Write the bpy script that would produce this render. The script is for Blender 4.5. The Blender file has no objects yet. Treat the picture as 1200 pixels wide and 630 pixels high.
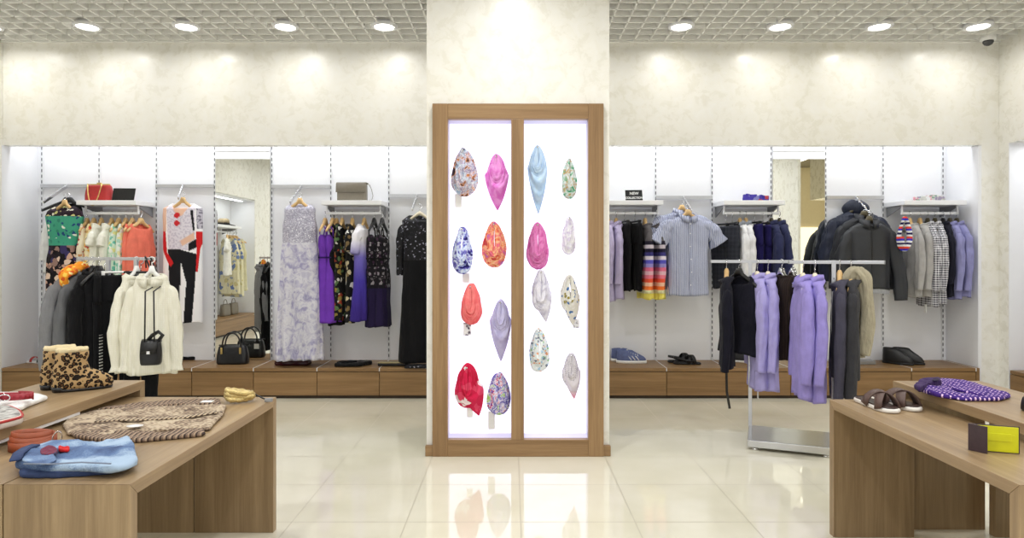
import bpy, math, random
from mathutils import Vector, noise
R = math.radians
PI = math.pi
scene = bpy.context.scene
COL = scene.collection
H = 1.3          # camera height
F = 750.0        # focal length in pixels of the 1200 px wide frame


def PX(px, Y): return (px - 600) * Y / F
def PZ(py, Y): return H - (py - 300) * Y / F


def lin(c):
    out = []
    for v in c[:3]:
        v = v / 255.0
        out.append(v / 12.92 if v <= 0.04045 else ((v + 0.055) / 1.055) ** 2.4)
    return (out[0], out[1], out[2], 1.0)


# ------------------------------------------------------------------ mesh collecting
class MB:
    def __init__(s):
        s.v = []; s.f = []

    def add(s, vs, fs):
        o = len(s.v)
        s.v.extend([tuple(p) for p in vs])
        s.f.extend([tuple(i + o for i in f) for f in fs])
        return s

    def box(s, x0, x1, y0, y1, z0, z1):
        vs = [(x, y, z) for z in (z0, z1) for y in (y0, y1) for x in (x0, x1)]
        return s.add(vs, [(0, 2, 3, 1), (4, 5, 7, 6), (0, 1, 5, 4), (2, 6, 7, 3), (0, 4, 6, 2), (1, 3, 7, 5)])

    def loft(s, rings, cap0=False, cap1=False, closed=True):
        n = len(rings[0]); vs = [p for r in rings for p in r]; fs = []
        for i in range(len(rings) - 1):
            for j in range(n if closed else n - 1):
                k = (j + 1) % n
                fs.append((i * n + j, i * n + k, (i + 1) * n + k, (i + 1) * n + j))
        if cap0: fs.append(tuple(reversed(range(n))))
        if cap1: fs.append(tuple((len(rings) - 1) * n + j for j in range(n)))
        return s.add(vs, fs)

    def tube(s, pts, r, n=8, cap=True, flat=1.0, up=None, closed=False):
        pts = [Vector(p) for p in pts]; m = len(pts)
        rr = r if isinstance(r, (list, tuple)) else [r] * m
        rings = []; nrm = None
        for i, p in enumerate(pts):
            if closed: t = pts[(i + 1) % m] - pts[i - 1]
            else: t = pts[min(i + 1, m - 1)] - pts[max(i - 1, 0)]
            if t.length < 1e-9: t = Vector((0, 0, 1))
            t.normalize()
            if up is not None:
                nrm = Vector(up) - t * Vector(up).dot(t)
                if nrm.length < 1e-4: nrm = t.orthogonal()
            elif nrm is None: nrm = t.orthogonal()
            else:
                nrm = nrm - t * nrm.dot(t)
                if nrm.length < 1e-6: nrm = t.orthogonal()
            nrm.normalize(); b = t.cross(nrm)
            rings.append([p + (nrm * math.cos(2 * PI * k / n) * flat + b * math.sin(2 * PI * k / n)) * rr[i] for k in range(n)])
        if closed:
            rings.append(rings[0]); return s.loft(rings)
        return s.loft(rings, cap, cap)

    def strip(s, pts, w, t, up):
        """flat band (rectangular section w wide, t thick) along pts; 'up' is the thickness direction or a list"""
        pts = [Vector(p) for p in pts]; m = len(pts); rings = []
        for i, p in enumerate(pts):
            d = (pts[min(i + 1, m - 1)] - pts[max(i - 1, 0)]).normalized()
            u = Vector(up[i] if isinstance(up, list) else up)
            u = (u - d * u.dot(d)).normalized(); b = d.cross(u)
            rings.append([p + b * (w / 2) * sx + u * (t / 2) * sy for sx, sy in ((-1, -1), (1, -1), (1, 1), (-1, 1))])
        return s.loft(rings, True, True)

    def prism(s, poly, axis, a, b):
        def P(u, v, w): return {'x': (w, u, v), 'y': (u, w, v), 'z': (u, v, w)}[axis]
        n = len(poly)
        vs = [P(u, v, a) for u, v in poly] + [P(u, v, b) for u, v in poly]
        fs = [tuple(range(n)), tuple(reversed(range(n, 2 * n)))]
        fs += [(i, n + i, n + (i + 1) % n, (i + 1) % n) for i in range(n)]
        return s.add(vs, fs)

    def lathe(s, prof, n=24, c=(0, 0, 0), cap0=True, cap1=True):
        rings = [[(c[0] + r * math.cos(2 * PI * k / n), c[1] + r * math.sin(2 * PI * k / n), c[2] + z) for k in range(n)] for r, z in prof]
        return s.loft(rings, cap0, cap1)


def mesh_from(name, mb, smooth):
    me = bpy.data.meshes.new(name)
    me.from_pydata(mb.v, [], mb.f)
    import bmesh
    bm = bmesh.new(); bm.from_mesh(me)
    bmesh.ops.recalc_face_normals(bm, faces=bm.faces)
    bm.to_mesh(me); bm.free()
    if smooth:
        me.shade_smooth()
    return me


def obj(name, mb, mat, parent=None, smooth=True, bevel=0, auto=None, solid=0, label=None):
    me = mesh_from(name, mb, smooth)
    if mat is not None: me.materials.append(mat)
    o = bpy.data.objects.new(name, me); COL.objects.link(o)
    if parent is not None: o.parent = parent
    if solid:
        m = o.modifiers.new('Solidify', 'SOLIDIFY'); m.thickness = solid; m.offset = 0
    if bevel:
        m = o.modifiers.new('Bevel', 'BEVEL'); m.width = bevel; m.segments = 2; m.limit_method = 'ANGLE'
    if auto is not None:
        try: me.set_sharp_from_angle(angle=R(auto))
        except Exception: pass
    if label: o['label'] = label
    return o


def thing(name, label, cat, loc=(0, 0, 0), rz=0, group=None):
    o = bpy.data.objects.new(name, None); COL.objects.link(o)
    o.empty_display_size = 0.05
    o.location = loc; o.rotation_euler = (0, 0, rz)
    o['label'] = label; o['category'] = cat
    if group: o['group'] = group
    return o


def tag(o, label, cat, group=None):
    o['label'] = label; o['category'] = cat
    if group: o['group'] = group
    return o


def struct(name, mb, mat, **k):
    o = obj(name, mb, mat, smooth=False, **k); o['kind'] = 'structure'; return o


# ------------------------------------------------------------------ materials
def newmat(name, col=(200, 200, 200), rough=0.6, metal=0.0, spec=0.5):
    m = bpy.data.materials.new(name); m.use_nodes = True
    nt = m.node_tree; b = nt.nodes['Principled BSDF']
    b.inputs['Base Color'].default_value = lin(col)
    b.inputs['Roughness'].default_value = rough
    b.inputs['Metallic'].default_value = metal
    b.inputs['Specular IOR Level'].default_value = spec
    return m, nt, b


def nd(nt, t, ins=None, **props):
    n = nt.nodes.new('ShaderNode' + t)
    for k, v in props.items(): setattr(n, k, v)
    for k, v in (ins or {}).items():
        if isinstance(v, bpy.types.NodeSocket): nt.links.new(v, n.inputs[k])
        else: n.inputs[k].default_value = v
    return n


def mth(nt, op, a, b=0.0, c=None):
    d = {0: a, 1: b}
    if c is not None: d[2] = c
    return nd(nt, 'Math', d, operation=op).outputs[0]


def ramp(nt, fac, stops, const=False):
    n = nt.nodes.new('ShaderNodeValToRGB'); cr = n.color_ramp
    if const: cr.interpolation = 'CONSTANT'
    while len(cr.elements) < len(stops): cr.elements.new(0.5)
    for e, (p, c) in zip(cr.elements, stops):
        e.position = p; e.color = lin(c)
    nt.links.new(fac, n.inputs[0]); return n.outputs[0]


def mix(nt, fac, a, b):
    n = nt.nodes.new('ShaderNodeMix'); n.data_type = 'RGBA'
    for sock, v in ((n.inputs[0], fac), (n.inputs[6], a), (n.inputs[7], b)):
        if isinstance(v, bpy.types.NodeSocket): nt.links.new(v, sock)
        elif isinstance(v, tuple): sock.default_value = lin(v)
        else: sock.default_value = v
    return n.outputs[2]


def coords(nt, sc=(1, 1, 1)):
    t = nd(nt, 'TexCoord').outputs['Object']
    if sc == (1, 1, 1): return t
    return nd(nt, 'Mapping', {0: t, 3: sc}).outputs[0]


def bump(nt, b, h, strength=0.3, dist=0.01):
    n = nd(nt, 'Bump', {'Height': h, 'Strength': strength, 'Distance': dist})
    nt.links.new(n.outputs[0], b.inputs['Normal'])


MATS = {}


def fab(kind, *cols, scale=40, rough=0.85, sheen=0.04, spec=0.2, wr=0.5, axis='x', p=None, metal=0.0):
    """cloth: plain, floral, stripe, bands, check, dots, leopard, snake, sequin, ombre, attr, blotch"""
    key = (kind, cols, scale, rough, axis, str(p), metal, sheen)
    if key in MATS: return MATS[key]
    m, nt, b = newmat('cloth_' + kind, cols[0] if cols else (200, 200, 200), rough, metal, spec)
    b.inputs['Sheen Weight'].default_value = sheen
    co = coords(nt)
    nz = nd(nt, 'TexNoise', {'Vector': co, 'Scale': 14.0, 'Detail': 3.0}).outputs[0]
    c = None
    if kind == 'plain':
        dk = tuple(int(v * 0.86) for v in cols[0])
        c = mix(nt, nz, dk, tuple(min(255, int(v * 1.06)) for v in cols[0]))
    elif kind in ('floral', 'blotch'):
        nv = nd(nt, 'TexNoise', {'Vector': co, 'Scale': scale * 0.7, 'Detail': 2.0}).outputs['Color']
        dv = nd(nt, 'VectorMath', {0: nv, 1: (0.05 * 30 / scale,) * 3}, operation='MULTIPLY').outputs[0]
        cv = nd(nt, 'VectorMath', {0: co, 1: dv}, operation='ADD').outputs[0]
        vo = nd(nt, 'TexVoronoi', {'Vector': cv, 'Scale': float(scale)})
        rnd = nd(nt, 'SeparateColor', {0: vo.outputs['Color']}).outputs[0]
        k = len(cols) - 1
        col = ramp(nt, rnd, [(i / k, cols[1 + i]) for i in range(k)], True)
        th = p if p is not None else 0.5
        fac = mth(nt, 'LESS_THAN', vo.outputs['Distance'], th)
        c = mix(nt, fac, cols[0], col)
        if kind == 'blotch':
            c = mix(nt, mth(nt, 'MULTIPLY', mth(nt, 'SUBTRACT', th + 0.25, vo.outputs['Distance']), 2.2), cols[0], col)
            c.node.clamp_factor = True
    elif kind in ('stripe', 'bands', 'ombre'):
        s = nd(nt, 'SeparateXYZ', {0: co}).outputs['xyz'.index(axis)]
        if kind == 'stripe':
            f = mth(nt, 'FRACT', mth(nt, 'ADD', mth(nt, 'MULTIPLY', s, float(scale)), mth(nt, 'MULTIPLY', nz, 0.15)))
            c = ramp(nt, f, [(i / len(cols), cc) for i, cc in enumerate(cols)], True)
        else:
            f = nd(nt, 'MapRange', {0: s, 1: p[0], 2: p[1], 3: 0.0, 4: 1.0}).outputs[0]
            stops = [(i / (len(cols) - (1 if kind == 'ombre' else 0)), cc) for i, cc in enumerate(cols)] if len(p) < 3 else list(zip(p[2], cols))
            c = ramp(nt, f, stops, kind == 'bands')
    elif kind == 'check':
        s = nd(nt, 'SeparateXYZ', {0: co})
        fx = mth(nt, 'LESS_THAN', mth(nt, 'FRACT', mth(nt, 'MULTIPLY', s.outputs[0], float(scale))), 0.5)
        fz = mth(nt, 'LESS_THAN', mth(nt, 'FRACT', mth(nt, 'MULTIPLY', s.outputs[2], float(scale))), 0.5)
        fy = mth(nt, 'LESS_THAN', mth(nt, 'FRACT', mth(nt, 'MULTIPLY', s.outputs[1], float(scale))), 0.5)
        fxy = mth(nt, 'MULTIPLY', mth(nt, 'ADD', fx, fy), 0.5) if p else fx
        c = mix(nt, mth(nt, 'MULTIPLY', mth(nt, 'ADD', fxy, fz), 0.5), cols[0], cols[1])
    elif kind == 'dots':
        vo = nd(nt, 'TexVoronoi', {'Vector': co, 'Scale': float(scale), 'Randomness': 0.15 if p is None else p[0]}, voronoi_dimensions='3D' if p is None else '2D')
        c = mix(nt, mth(nt, 'LESS_THAN', vo.outputs['Distance'], 0.3 if p is None else p[1]), cols[0], cols[1])
    elif kind == 'leopard':
        nv = nd(nt, 'TexNoise', {'Vector': co, 'Scale': scale * 0.9}).outputs['Color']
        dv = nd(nt, 'VectorMath', {0: nv, 1: (0.6 / scale,) * 3}, operation='MULTIPLY').outputs[0]
        cv = nd(nt, 'VectorMath', {0: co, 1: dv}, operation='ADD').outputs[0]
        vo = nd(nt, 'TexVoronoi', {'Vector': cv, 'Scale': float(scale)})
        c = ramp(nt, vo.outputs['Distance'], [(0, cols[1]), (0.2, cols[2]), (0.5, cols[0])], True)
    elif kind == 'snake':
        s = nd(nt, 'SeparateXYZ', {0: co})
        big = nd(nt, 'TexNoise', {'Vector': co, 'Scale': 9.0, 'Detail': 2.0}).outputs[0]
        vo = nd(nt, 'TexVoronoi', {'Vector': nd(nt, 'Mapping', {0: co, 3: (1.0, 1.8, 1)}).outputs[0], 'Scale': float(scale)})
        rows = nd(nt, 'TexWave', {'Vector': co, 'Scale': 6.0, 'Distortion': 5.0, 'Detail': 2.0, 'Detail Scale': 3.0}, bands_direction='Y').outputs[1]
        f = mth(nt, 'ADD', mth(nt, 'MULTIPLY', vo.outputs['Distance'], 0.75), mth(nt, 'MULTIPLY', mth(nt, 'SUBTRACT', big, 0.35), 1.1))
        c = ramp(nt, f, [(0.0, cols[0]), (0.3, cols[1]), (0.5, cols[2]), (0.72, cols[3])])
    elif kind == 'sequin':
        vo = nd(nt, 'TexVoronoi', {'Vector': co, 'Scale': float(scale)})
        rnd = nd(nt, 'SeparateColor', {0: vo.outputs['Color']}).outputs[0]
        c = ramp(nt, rnd, [(0, cols[0]), (p or 0.8, cols[1]), (0.95, cols[2])], True)
    elif kind == 'water':
        nz1 = nd(nt, 'TexNoise', {'Vector': co, 'Scale': float(scale), 'Detail': 4.0, 'Roughness': 0.6, 'Distortion': p or 1.2}).outputs[0]
        k = len(cols) - 1
        c = ramp(nt, nz1, [(0.36 + 0.28 * i / k, cc) for i, cc in enumerate(cols)])
    elif kind == 'attr':
        c = nd(nt, 'Attribute', attribute_name='print').outputs['Color']
    nt.links.new(c, b.inputs['Base Color'])
    n2 = nd(nt, 'TexNoise', {'Vector': nd(nt, 'Mapping', {0: co, 3: (1.6, 1.6, 0.6)}).outputs[0], 'Scale': 16.0, 'Detail': 4.0}).outputs[0]
    bump(nt, b, n2, wr, 0.03)
    MATS[key] = m
    return m


def wood(axis, dark=(124, 94, 60), light=(166, 134, 94), rough=0.42):
    m, nt, b = newmat('wood_grain_' + axis, light, rough)
    sc = {'x': (0.35, 9, 9), 'y': (9, 0.35, 9), 'z': (9, 9, 0.35)}[axis]
    co = coords(nt, sc)
    oi = nd(nt, 'ObjectInfo').outputs['Random']
    off = nd(nt, 'VectorMath', {0: co, 1: nd(nt, 'CombineXYZ', {0: mth(nt, 'MULTIPLY', oi, 31.0), 1: mth(nt, 'MULTIPLY', oi, 17.0), 2: mth(nt, 'MULTIPLY', oi, 9.0)}).outputs[0]}, operation='ADD').outputs[0]
    n1 = nd(nt, 'TexNoise', {'Vector': off, 'Scale': 2.2, 'Detail': 6.0, 'Roughness': 0.62, 'Distortion': 0.5}).outputs[0]
    n2 = nd(nt, 'TexNoise', {'Vector': off, 'Scale': 14.0, 'Detail': 4.0, 'Roughness': 0.7}).outputs[0]
    f = mth(nt, 'ADD', mth(nt, 'MULTIPLY', n1, 0.75), mth(nt, 'MULTIPLY', n2, 0.25))
    mid = tuple((a + c) // 2 for a, c in zip(dark, light))
    c = ramp(nt, f, [(0.32, dark), (0.5, mid), (0.68, light)])
    nt.links.new(c, b.inputs['Base Color'])
    nt.links.new(nd(nt, 'MapRange', {0: n2, 3: rough - 0.06, 4: rough + 0.1}).outputs[0], b.inputs['Roughness'])
    bump(nt, b, n2, 0.08, 0.003)
    return m


def simple(name, col, rough=0.5, metal=0.0, var=0.0, scale=20, bmp=0.0, spec=0.5):
    m, nt, b = newmat(name, col, rough, metal, spec)
    co = coords(nt)
    nz = nd(nt, 'TexNoise', {'Vector': co, 'Scale': float(scale), 'Detail': 4.0}).outputs[0]
    k = var
    c = mix(nt, nz, tuple(int(v * (1 - k)) for v in col), tuple(min(255, int(v * (1 + k))) for v in col))
    nt.links.new(c, b.inputs['Base Color'])
    if bmp: bump(nt, b, nz, bmp, 0.004)
    return m


def emit(name, col, strength):
    m, nt, b = newmat(name, col, 0.5)
    b.inputs['Emission Color'].default_value = lin(col)
    b.inputs['Emission Strength'].default_value = strength
    return m


WOOD = {a: wood(a) for a in 'xyz'}
TWOOD = {a: wood(a, (126, 103, 74), (172, 147, 112), 0.36) for a in 'xyz'}
BWOOD = {a: wood(a, (120, 90, 54), (160, 126, 84), 0.4) for a in 'xyz'}
WHITE = simple('white_laminate', (242, 243, 246), 0.35, 0, 0.01)
WHITEMETAL = simple('white_metal', (228, 229, 232), 0.35, 0, 0.01)
STEEL = simple('brushed_steel', (196, 197, 200), 0.32, 0.85, 0.04, 60)
STEELPLATE = simple('steel_plate', (205, 206, 208), 0.22, 0.9, 0.06, 6)
GREYMETAL = simple('grey_metal', (150, 151, 154), 0.4, 0.6, 0.03)
CHROME = simple('chrome', (225, 226, 230), 0.12, 1.0, 0.02)
GOLD = simple('gold', (205, 178, 112), 0.28, 0.85, 0.1, 80)
BLACKP = simple('black_plastic', (18, 18, 20), 0.4, 0, 0.1)
BLACKLEATHER = simple('black_leather', (20, 20, 23), 0.38, 0, 0.15, 60, 0.25)
PALEWOOD = simple('pale_hanger_wood', (214, 178, 122), 0.45, 0, 0.08, 25)
WHITEP = simple('white_plastic', (240, 240, 238), 0.4, 0, 0.01)
CREAMWOOD = simple('cream_hanger', (236, 226, 200), 0.45, 0, 0.03)
BRONZE = simple('bronze_hanger', (92, 84, 62), 0.4, 0.3, 0.08)
PAPER = simple('tag_paper', (240, 240, 238), 0.7, 0, 0.01)
BLACKGLOSS = simple('black_acrylic', (12, 12, 14), 0.12, 0, 0.05)
SLOT = simple('slot_black', (84, 85, 92), 0.6, 0, 0.05)
P_DOWN, P_ROOM, P_STRIP, WORLD, EXPOSURE = 2.8, 13.5, 3.1, 1.0, 0.06
# ------------------------------------------------------------------ camera
cd = bpy.data.cameras.new('camera'); cam = bpy.data.objects.new('camera', cd); COL.objects.link(cam)
cam.location = (0, 0, H); cam.rotation_euler = (PI / 2, 0, 0)
cd.sensor_width = 36; cd.lens = 36 * F / 1200; cd.shift_y = -15 / 1200
cd.clip_start = 0.05
scene.camera = cam

# ------------------------------------------------------------------ setting materials
def plaster():
    m, nt, b = newmat('venetian_plaster', (238, 234, 222), 0.36)
    co = coords(nt)
    big = nd(nt, 'TexNoise', {'Vector': co, 'Scale': 0.9, 'Detail': 2.0}).outputs[0]
    fine = nd(nt, 'TexNoise', {'Vector': co, 'Scale': 10.0, 'Detail': 6.0, 'Roughness': 0.65, 'Distortion': 0.5}).outputs[0]
    f = mth(nt, 'ADD', mth(nt, 'MULTIPLY', big, 0.35), mth(nt, 'MULTIPLY', fine, 0.65))
    c = ramp(nt, f, [(0.33, (228, 225, 212)), (0.5, (236, 234, 226)), (0.66, (240, 239, 234))])
    nt.links.new(c, b.inputs['Base Color'])
    r = nd(nt, 'MapRange', {0: fine, 1: 0.35, 2: 0.65, 3: 0.2, 4: 0.42}).outputs[0]
    nt.links.new(r, b.inputs['Roughness'])
    bump(nt, b, fine, 0.12, 0.01)
    return m


def tiles():
    m, nt, b = newmat('polished_cream_tile', (226, 220, 200), 0.06)
    co = coords(nt); s = nd(nt, 'SeparateXYZ', {0: co})
    fx = mth(nt, 'FRACT', mth(nt, 'DIVIDE', mth(nt, 'ADD', s.outputs[0], 0.56 * 20 - 0.04), 0.56))
    fy = mth(nt, 'FRACT', mth(nt, 'DIVIDE', mth(nt, 'ADD', s.outputs[1], 0.512 * 20 - 4.665), 0.512))
    lx = mth(nt, 'LESS_THAN', fx, 0.009); ly = mth(nt, 'LESS_THAN', fy, 0.014)
    ln = mth(nt, 'MAXIMUM', lx, ly)
    nz = nd(nt, 'TexNoise', {'Vector': co, 'Scale': 2.5, 'Detail': 5.0}).outputs[0]
    base = ramp(nt, nz, [(0.35, (222, 218, 197)), (0.65, (230, 226, 208))])
    c = mix(nt, mth(nt, 'MULTIPLY', ln, 0.85), base, (176, 170, 150))
    nt.links.new(c, b.inputs['Base Color'])
    nt.links.new(mth(nt, 'ADD', mth(nt, 'MULTIPLY', ln, 0.3), 0.05), b.inputs['Roughness'])
    b.inputs['Specular IOR Level'].default_value = 0.62
    b.inputs['Coat Weight'].default_value = 0.25
    b.inputs['Coat Roughness'].default_value = 0.03
    return m


PLASTER = plaster(); TILE = tiles()
PANEL = simple('alcove_panel', (238, 239, 243), 0.4, 0, 0.008)
GRILLE = simple('ceiling_grille_paint', (244, 244, 240), 0.5, 0, 0.01)
PLENUM = simple('plenum_grey', (104, 98, 92), 0.9, 0, 0.2, 3)
YW, YB = 5.86, 6.30

struct('floor', MB().box(-5.2, 10.0, -3.0, 6.4, -0.1, 0.0), TILE)
struct('wall_back', MB().box(-4.66, 4.27, YB, 6.38, 0, 2.7), PANEL)
struct('wall_back_upper', MB().box(-5.3, 5.1, YW, YW + 0.09, 2.316, 3.6), PLASTER)
struct('trim_1', MB().box(-4.70, 4.31, YW + 0.09, 6.38, 2.62, 2.7), PANEL)          # top of the back alcove
m_ = MB().box(-4.72, -4.66, 5.845, 6.38, 0, 2.314).box(-4.72, -4.66, 5.955, 6.38, 2.314, 2.7)
struct('wall_left_return', m_, PANEL)
struct('wall_right_return', MB().box(4.27, 4.30, YW + .002, 6.38, 0, 2.314).box(4.27, 4.30, 5.955, 6.38, 2.314, 2.7), PANEL)
m_ = MB().box(4.30, 4.46, YW, 6.0, 0, 2.316)
struct('wall_right_pillar', m_, PLASTER)
# left wall with a bay that the mirror shows
m_ = MB()
m_.box(-5.2, -4.66, 3.6, 5.845, 0, 2.316); m_.box(-5.2, -4.66, -3.0, 0.95, 0, 2.316)
m_.box(-5.2, -4.66, -3.0, 5.859, 2.316, 3.6)
struct('wall_left', m_, PLASTER)
struct('wall_left_bay_back', MB().box(-5.24, -5.10, 0.95, 3.6, 0, 2.316), PANEL)
struct('wall_left_bay_near', MB().box(-5.10, -4.67, 0.93, 0.952, 0, 2.31), PANEL)
struct('wall_left_bay_far', MB().box(-5.10, -4.67, 3.598, 3.61, 0, 2.31), PANEL)
struct('trim_4', MB().box(-5.10, -4.69, 0.95, 3.6, 2.30, 2.32), PANEL)
# right wall: bay close to the back corner, then the open shop entrance
m_ = MB()
m_.box(4.46, 5.0, 5.75, 5.86, 0, 2.316); m_.box(4.46, 5.0, 4.42, 4.7, 0, 2.316); m_.box(4.46, 4.50, -3.0, 2.58, 0, 2.316)
m_.box(4.46, 5.0, 4.42, 5.859, 2.316, 3.6); m_.box(4.46, 4.50, -3.0, 2.58, 2.316, 3.6); m_.box(4.46, 4.50, 2.58, 4.42, 3.0, 3.6)
struct('wall_right', m_, PLASTER)
struct('wall_right_bay_back', MB().box(4.94, 5.04, 4.7, 5.75, 0, 2.316), PANEL)
struct('wall_right_bay_far', MB().box(4.462, 4.94, 5.742, 5.752, 0, 2.6), PANEL)
struct('wall_right_bay_near', MB().box(4.47, 4.94, 4.698, 4.712, 0, 2.31), PANEL)
# the mall passage outside, seen only in the right mirror
MALLWALL = simple('mall_wall', (232, 220, 186), 0.6, 0, 0.03)
struct('wall_passage', MB().box(9.0, 9.1, -3.0, 6.4, 0, 3.6), MALLWALL)
struct('ceiling_passage', MB().box(4.5, 9.1, -3.0, 6.4, 3.45, 3.6), simple('passage_ceiling', (150, 146, 136), 0.8, 0, 0.05))
struct('trim_2', MB().box(5.5, 5.9, 0.75, 1.9, 2.33, 3.45), PLASTER)
# ceiling: open cell grille below a plenum
g = MB()
P_ = 0.14; z0, z1 = 3.257, 3.325; t_ = 0.006
x = -4.6 - 0.03
while x < 4.46:
    g.box(x - t_, x + t_, -1.0, YW, z0, z1); x += P_
y = YW - 0.07
while y > -1.0:
    g.box(-4.66, 4.46, y - t_, y + t_, z0, z1); y -= P_
struct('ceiling', g, GRILLE)
struct('ceiling_plenum', MB().box(-5.3, 5.0, -1.0, 5.9, 3.5, 3.6), PLENUM)
struct('ceiling_front', MB().box(-5.3, 5.0, -3.0, -1.0, 3.25, 3.4), GRILLE)
struct('trim_3', MB().box(-4.66, 4.46, YW - 0.022, YW, 3.252, 3.275), GRILLE)

# column in the middle (hollow at the front for the lightbox)
CX0, CX1, CY = -0.559, 0.637, 4.19
FX0, FX1, FZ = -0.517, 0.595, 2.29
m_ = MB()
m_.box(CX0, CX1, 4.36, 4.95, 0, 3.6)
m_.box(CX0, CX1, CY, 4.36, FZ, 3.6)
m_.box(CX0, FX0, CY, 4.36, 0, FZ); m_.box(FX1, CX1, CY, 4.36, 0, FZ)
struct('column', m_, PLASTER)

# ------------------------------------------------------------------ lightbox for the scarves
LB = thing('scarf_lightbox', 'tall brown wooden frame with two backlit white panels on the centre column', 'display case', ((FX0 + FX1) / 2, 4.17, 0))
lx = lambda X: X - (FX0 + FX1) / 2
FY0, FY1 = -0.02, 0.03
zt, zb = PZ(140, 4.17), PZ(514, 4.17)
xs = [FX0, PX(525, 4.17), PX(599, 4.17), PX(614, 4.17), PX(689, 4.17), FX1]
for a, b in ((0, 1), (2, 3), (4, 5)):
    obj('stile', MB().box(lx(xs[a]), lx(xs[b]), FY0, FY1, zb if a == 2 else 0.0, zt if a == 2 else FZ), WOOD['z'], LB, False, 0.003)
obj('top_rail', MB().box(lx(xs[1]), lx(xs[4]), FY0, FY1, zt, FZ), WOOD['x'], LB, False, 0.003)
obj('bottom_rail', MB().box(lx(xs[1]), lx(xs[4]), FY0, FY1, 0.0, zb), WOOD['x'], LB, False, 0.003)
obj('plinth', MB().box(lx(CX0) - 0.005, lx(CX1) + 0.005, FY0 + 0.008, FY1 - 0.012, 0, 0.068), WOOD['x'], LB, False, 0.003)
LBP = emit('backlit_panel', (240, 238, 255), 1.0)
LBP.node_tree.nodes['Principled BSDF'].inputs['Base Color'].default_value = lin((225, 225, 235))
LBS = simple('recess_lining', (215, 212, 232), 0.5, 0, 0.01)
for a, b in ((1, 2), (3, 4)):
    obj('backlit_panel', MB().box(lx(xs[a]) - 0.01, lx(xs[b]) + 0.01, 0.150, 0.165, zb - 0.01, zt + 0.01), LBP, LB, False)
    x0, x1 = lx(xs[a]), lx(xs[b])
    q = MB(); q.loft([[(x0 - .004, y, zb - .004), (x1 + .004, y, zb - .004), (x1 + .004, y, zt + .004), (x0 - .004, y, zt + .004)] for y in (0.03, 0.15)])
    obj('recess_lining', q, LBS, LB, False, solid=0.003)

# ------------------------------------------------------------------ ceiling lamps
LAMP = emit('lamp_glow', (255, 252, 244), 14.0)
ORD = ['at the left edge of the photo', 'far left of the photo, over the green dress', 'second in from the far left, over the white tunic', 'over the silver gown', 'nearest left of the column, over the black gown',
       'hidden behind the left half of the column', 'hidden behind the right half of the column', 'nearest right of the column', 'over the dark trousers on the right', 'over the black jacket on the right', 'far right, beside the camera dome']
LXS = [-4.46 + .843 * i for i in range(11)]


def downlight(x, y, label):
    t = thing('downlight', label, 'ceiling light', (x, y, 3.25), 0, 'recessed round downlights in the grille')
    obj('trim_ring', MB().lathe([(0.082, 0.004), (0.086, -0.006), (0.108, -0.004), (0.112, 0.008), (0.108, 0.03), (0.082, 0.03), (0.082, 0.004)], 28, cap0=False, cap1=False), WHITEMETAL, t)
    obj('lamp_disc', MB().lathe([(0.083, 0.004), (0.06, 0.0005), (0.0005, 0.0)], 28), LAMP, t)


def lamp(kind, name, loc, rot, energy, col=(1, 1, 1), size=0.16, size_y=None, spread=180):
    L = bpy.data.lights.new(name, 'AREA'); L.energy = energy; L.color = col
    L.shape = 'DISK' if size_y is None else 'RECTANGLE'; L.size = size
    if size_y: L.size_y = size_y
    L.spread = R(spread)
    o = bpy.data.objects.new(name, L); COL.objects.link(o); o.location = loc; o.rotation_euler = rot
    return o


for i, X in enumerate(LXS):
    if i not in (5, 6):
        downlight(X, 5.45, 'round recessed downlight ' + ORD[i])
    lamp('A', 'downlight_lamp', (X, 5.45, 3.24), (0, 0, 0), P_DOWN, (1, 0.993, 0.975), 0.16, spread=168)
for Y in (3.4, 1.7, 0.0):
    for i in range(5):
        lamp('A', 'downlight_lamp', (-3.6 + 1.8 * i, Y, 3.24), (0, 0, 0), P_ROOM, (1, 0.997, 0.985), 0.2, spread=160)
# strip lamps hidden behind the valance of each alcove
for X0, X1 in ((-4.6, -2.4), (-2.35, -0.2), (0.3, 2.4), (2.45, 4.22)):
    lamp('A', 'alcove_strip_lamp', ((X0 + X1) / 2, 6.0, 2.6), (R(8), 0, 0), P_STRIP * (X1 - X0), (0.94, 0.965, 1.0), X1 - X0, 0.08)
lamp('A', 'bay_strip_lamp', (-4.85, 2.3, 2.28), (0, 0, 0), P_STRIP * 1.8, (0.94, 0.965, 1.0), 0.08, 2.4)
lamp('A', 'bay_strip_lamp', (4.7, 5.25, 2.29), (0, 0, 0), P_STRIP * 1.0, (0.94, 0.965, 1.0), 0.08, 0.9)
lamp('A', 'passage_lamp', (7.0, 2.5, 3.4), (0, 0, 0), 60, (1, 0.95, 0.85), 2.0, 3.0)
W = bpy.data.worlds.new('World'); scene.world = W; W.use_nodes = True
W.node_tree.nodes['Background'].inputs[0].default_value = (1.0, 0.995, 0.985, 1)
W.node_tree.nodes['Background'].inputs[1].default_value = WORLD
t = None
for i, (y0, y1) in enumerate(((-2.5, 0.2), (0.6, 3.0), (3.3, 5.8))):
    for k, X in enumerate((5.6, 6.4, 7.2)):
        o = obj('ceiling_strip_light', MB().box(X - 0.04, X + 0.04, y0, y1, 3.41, 3.449), emit('strip_glow', (255, 250, 235), 4.0), smooth=False)
        tag(o, 'thin white ceiling strip light seen in the right mirror', 'ceiling light', 'passage strip lights seen in the mirror')
EMW = emit('lit_shop_window', (255, 244, 214), 1.1)
struct('window_1', MB().box(5.0, 8.2, -2.99, -2.96, 0.1, 2.0), EMW)
struct('wall_passage_end', MB().box(4.5, 9.1, -3.1, -3.0, 0, 3.6), MALLWALL)

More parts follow.
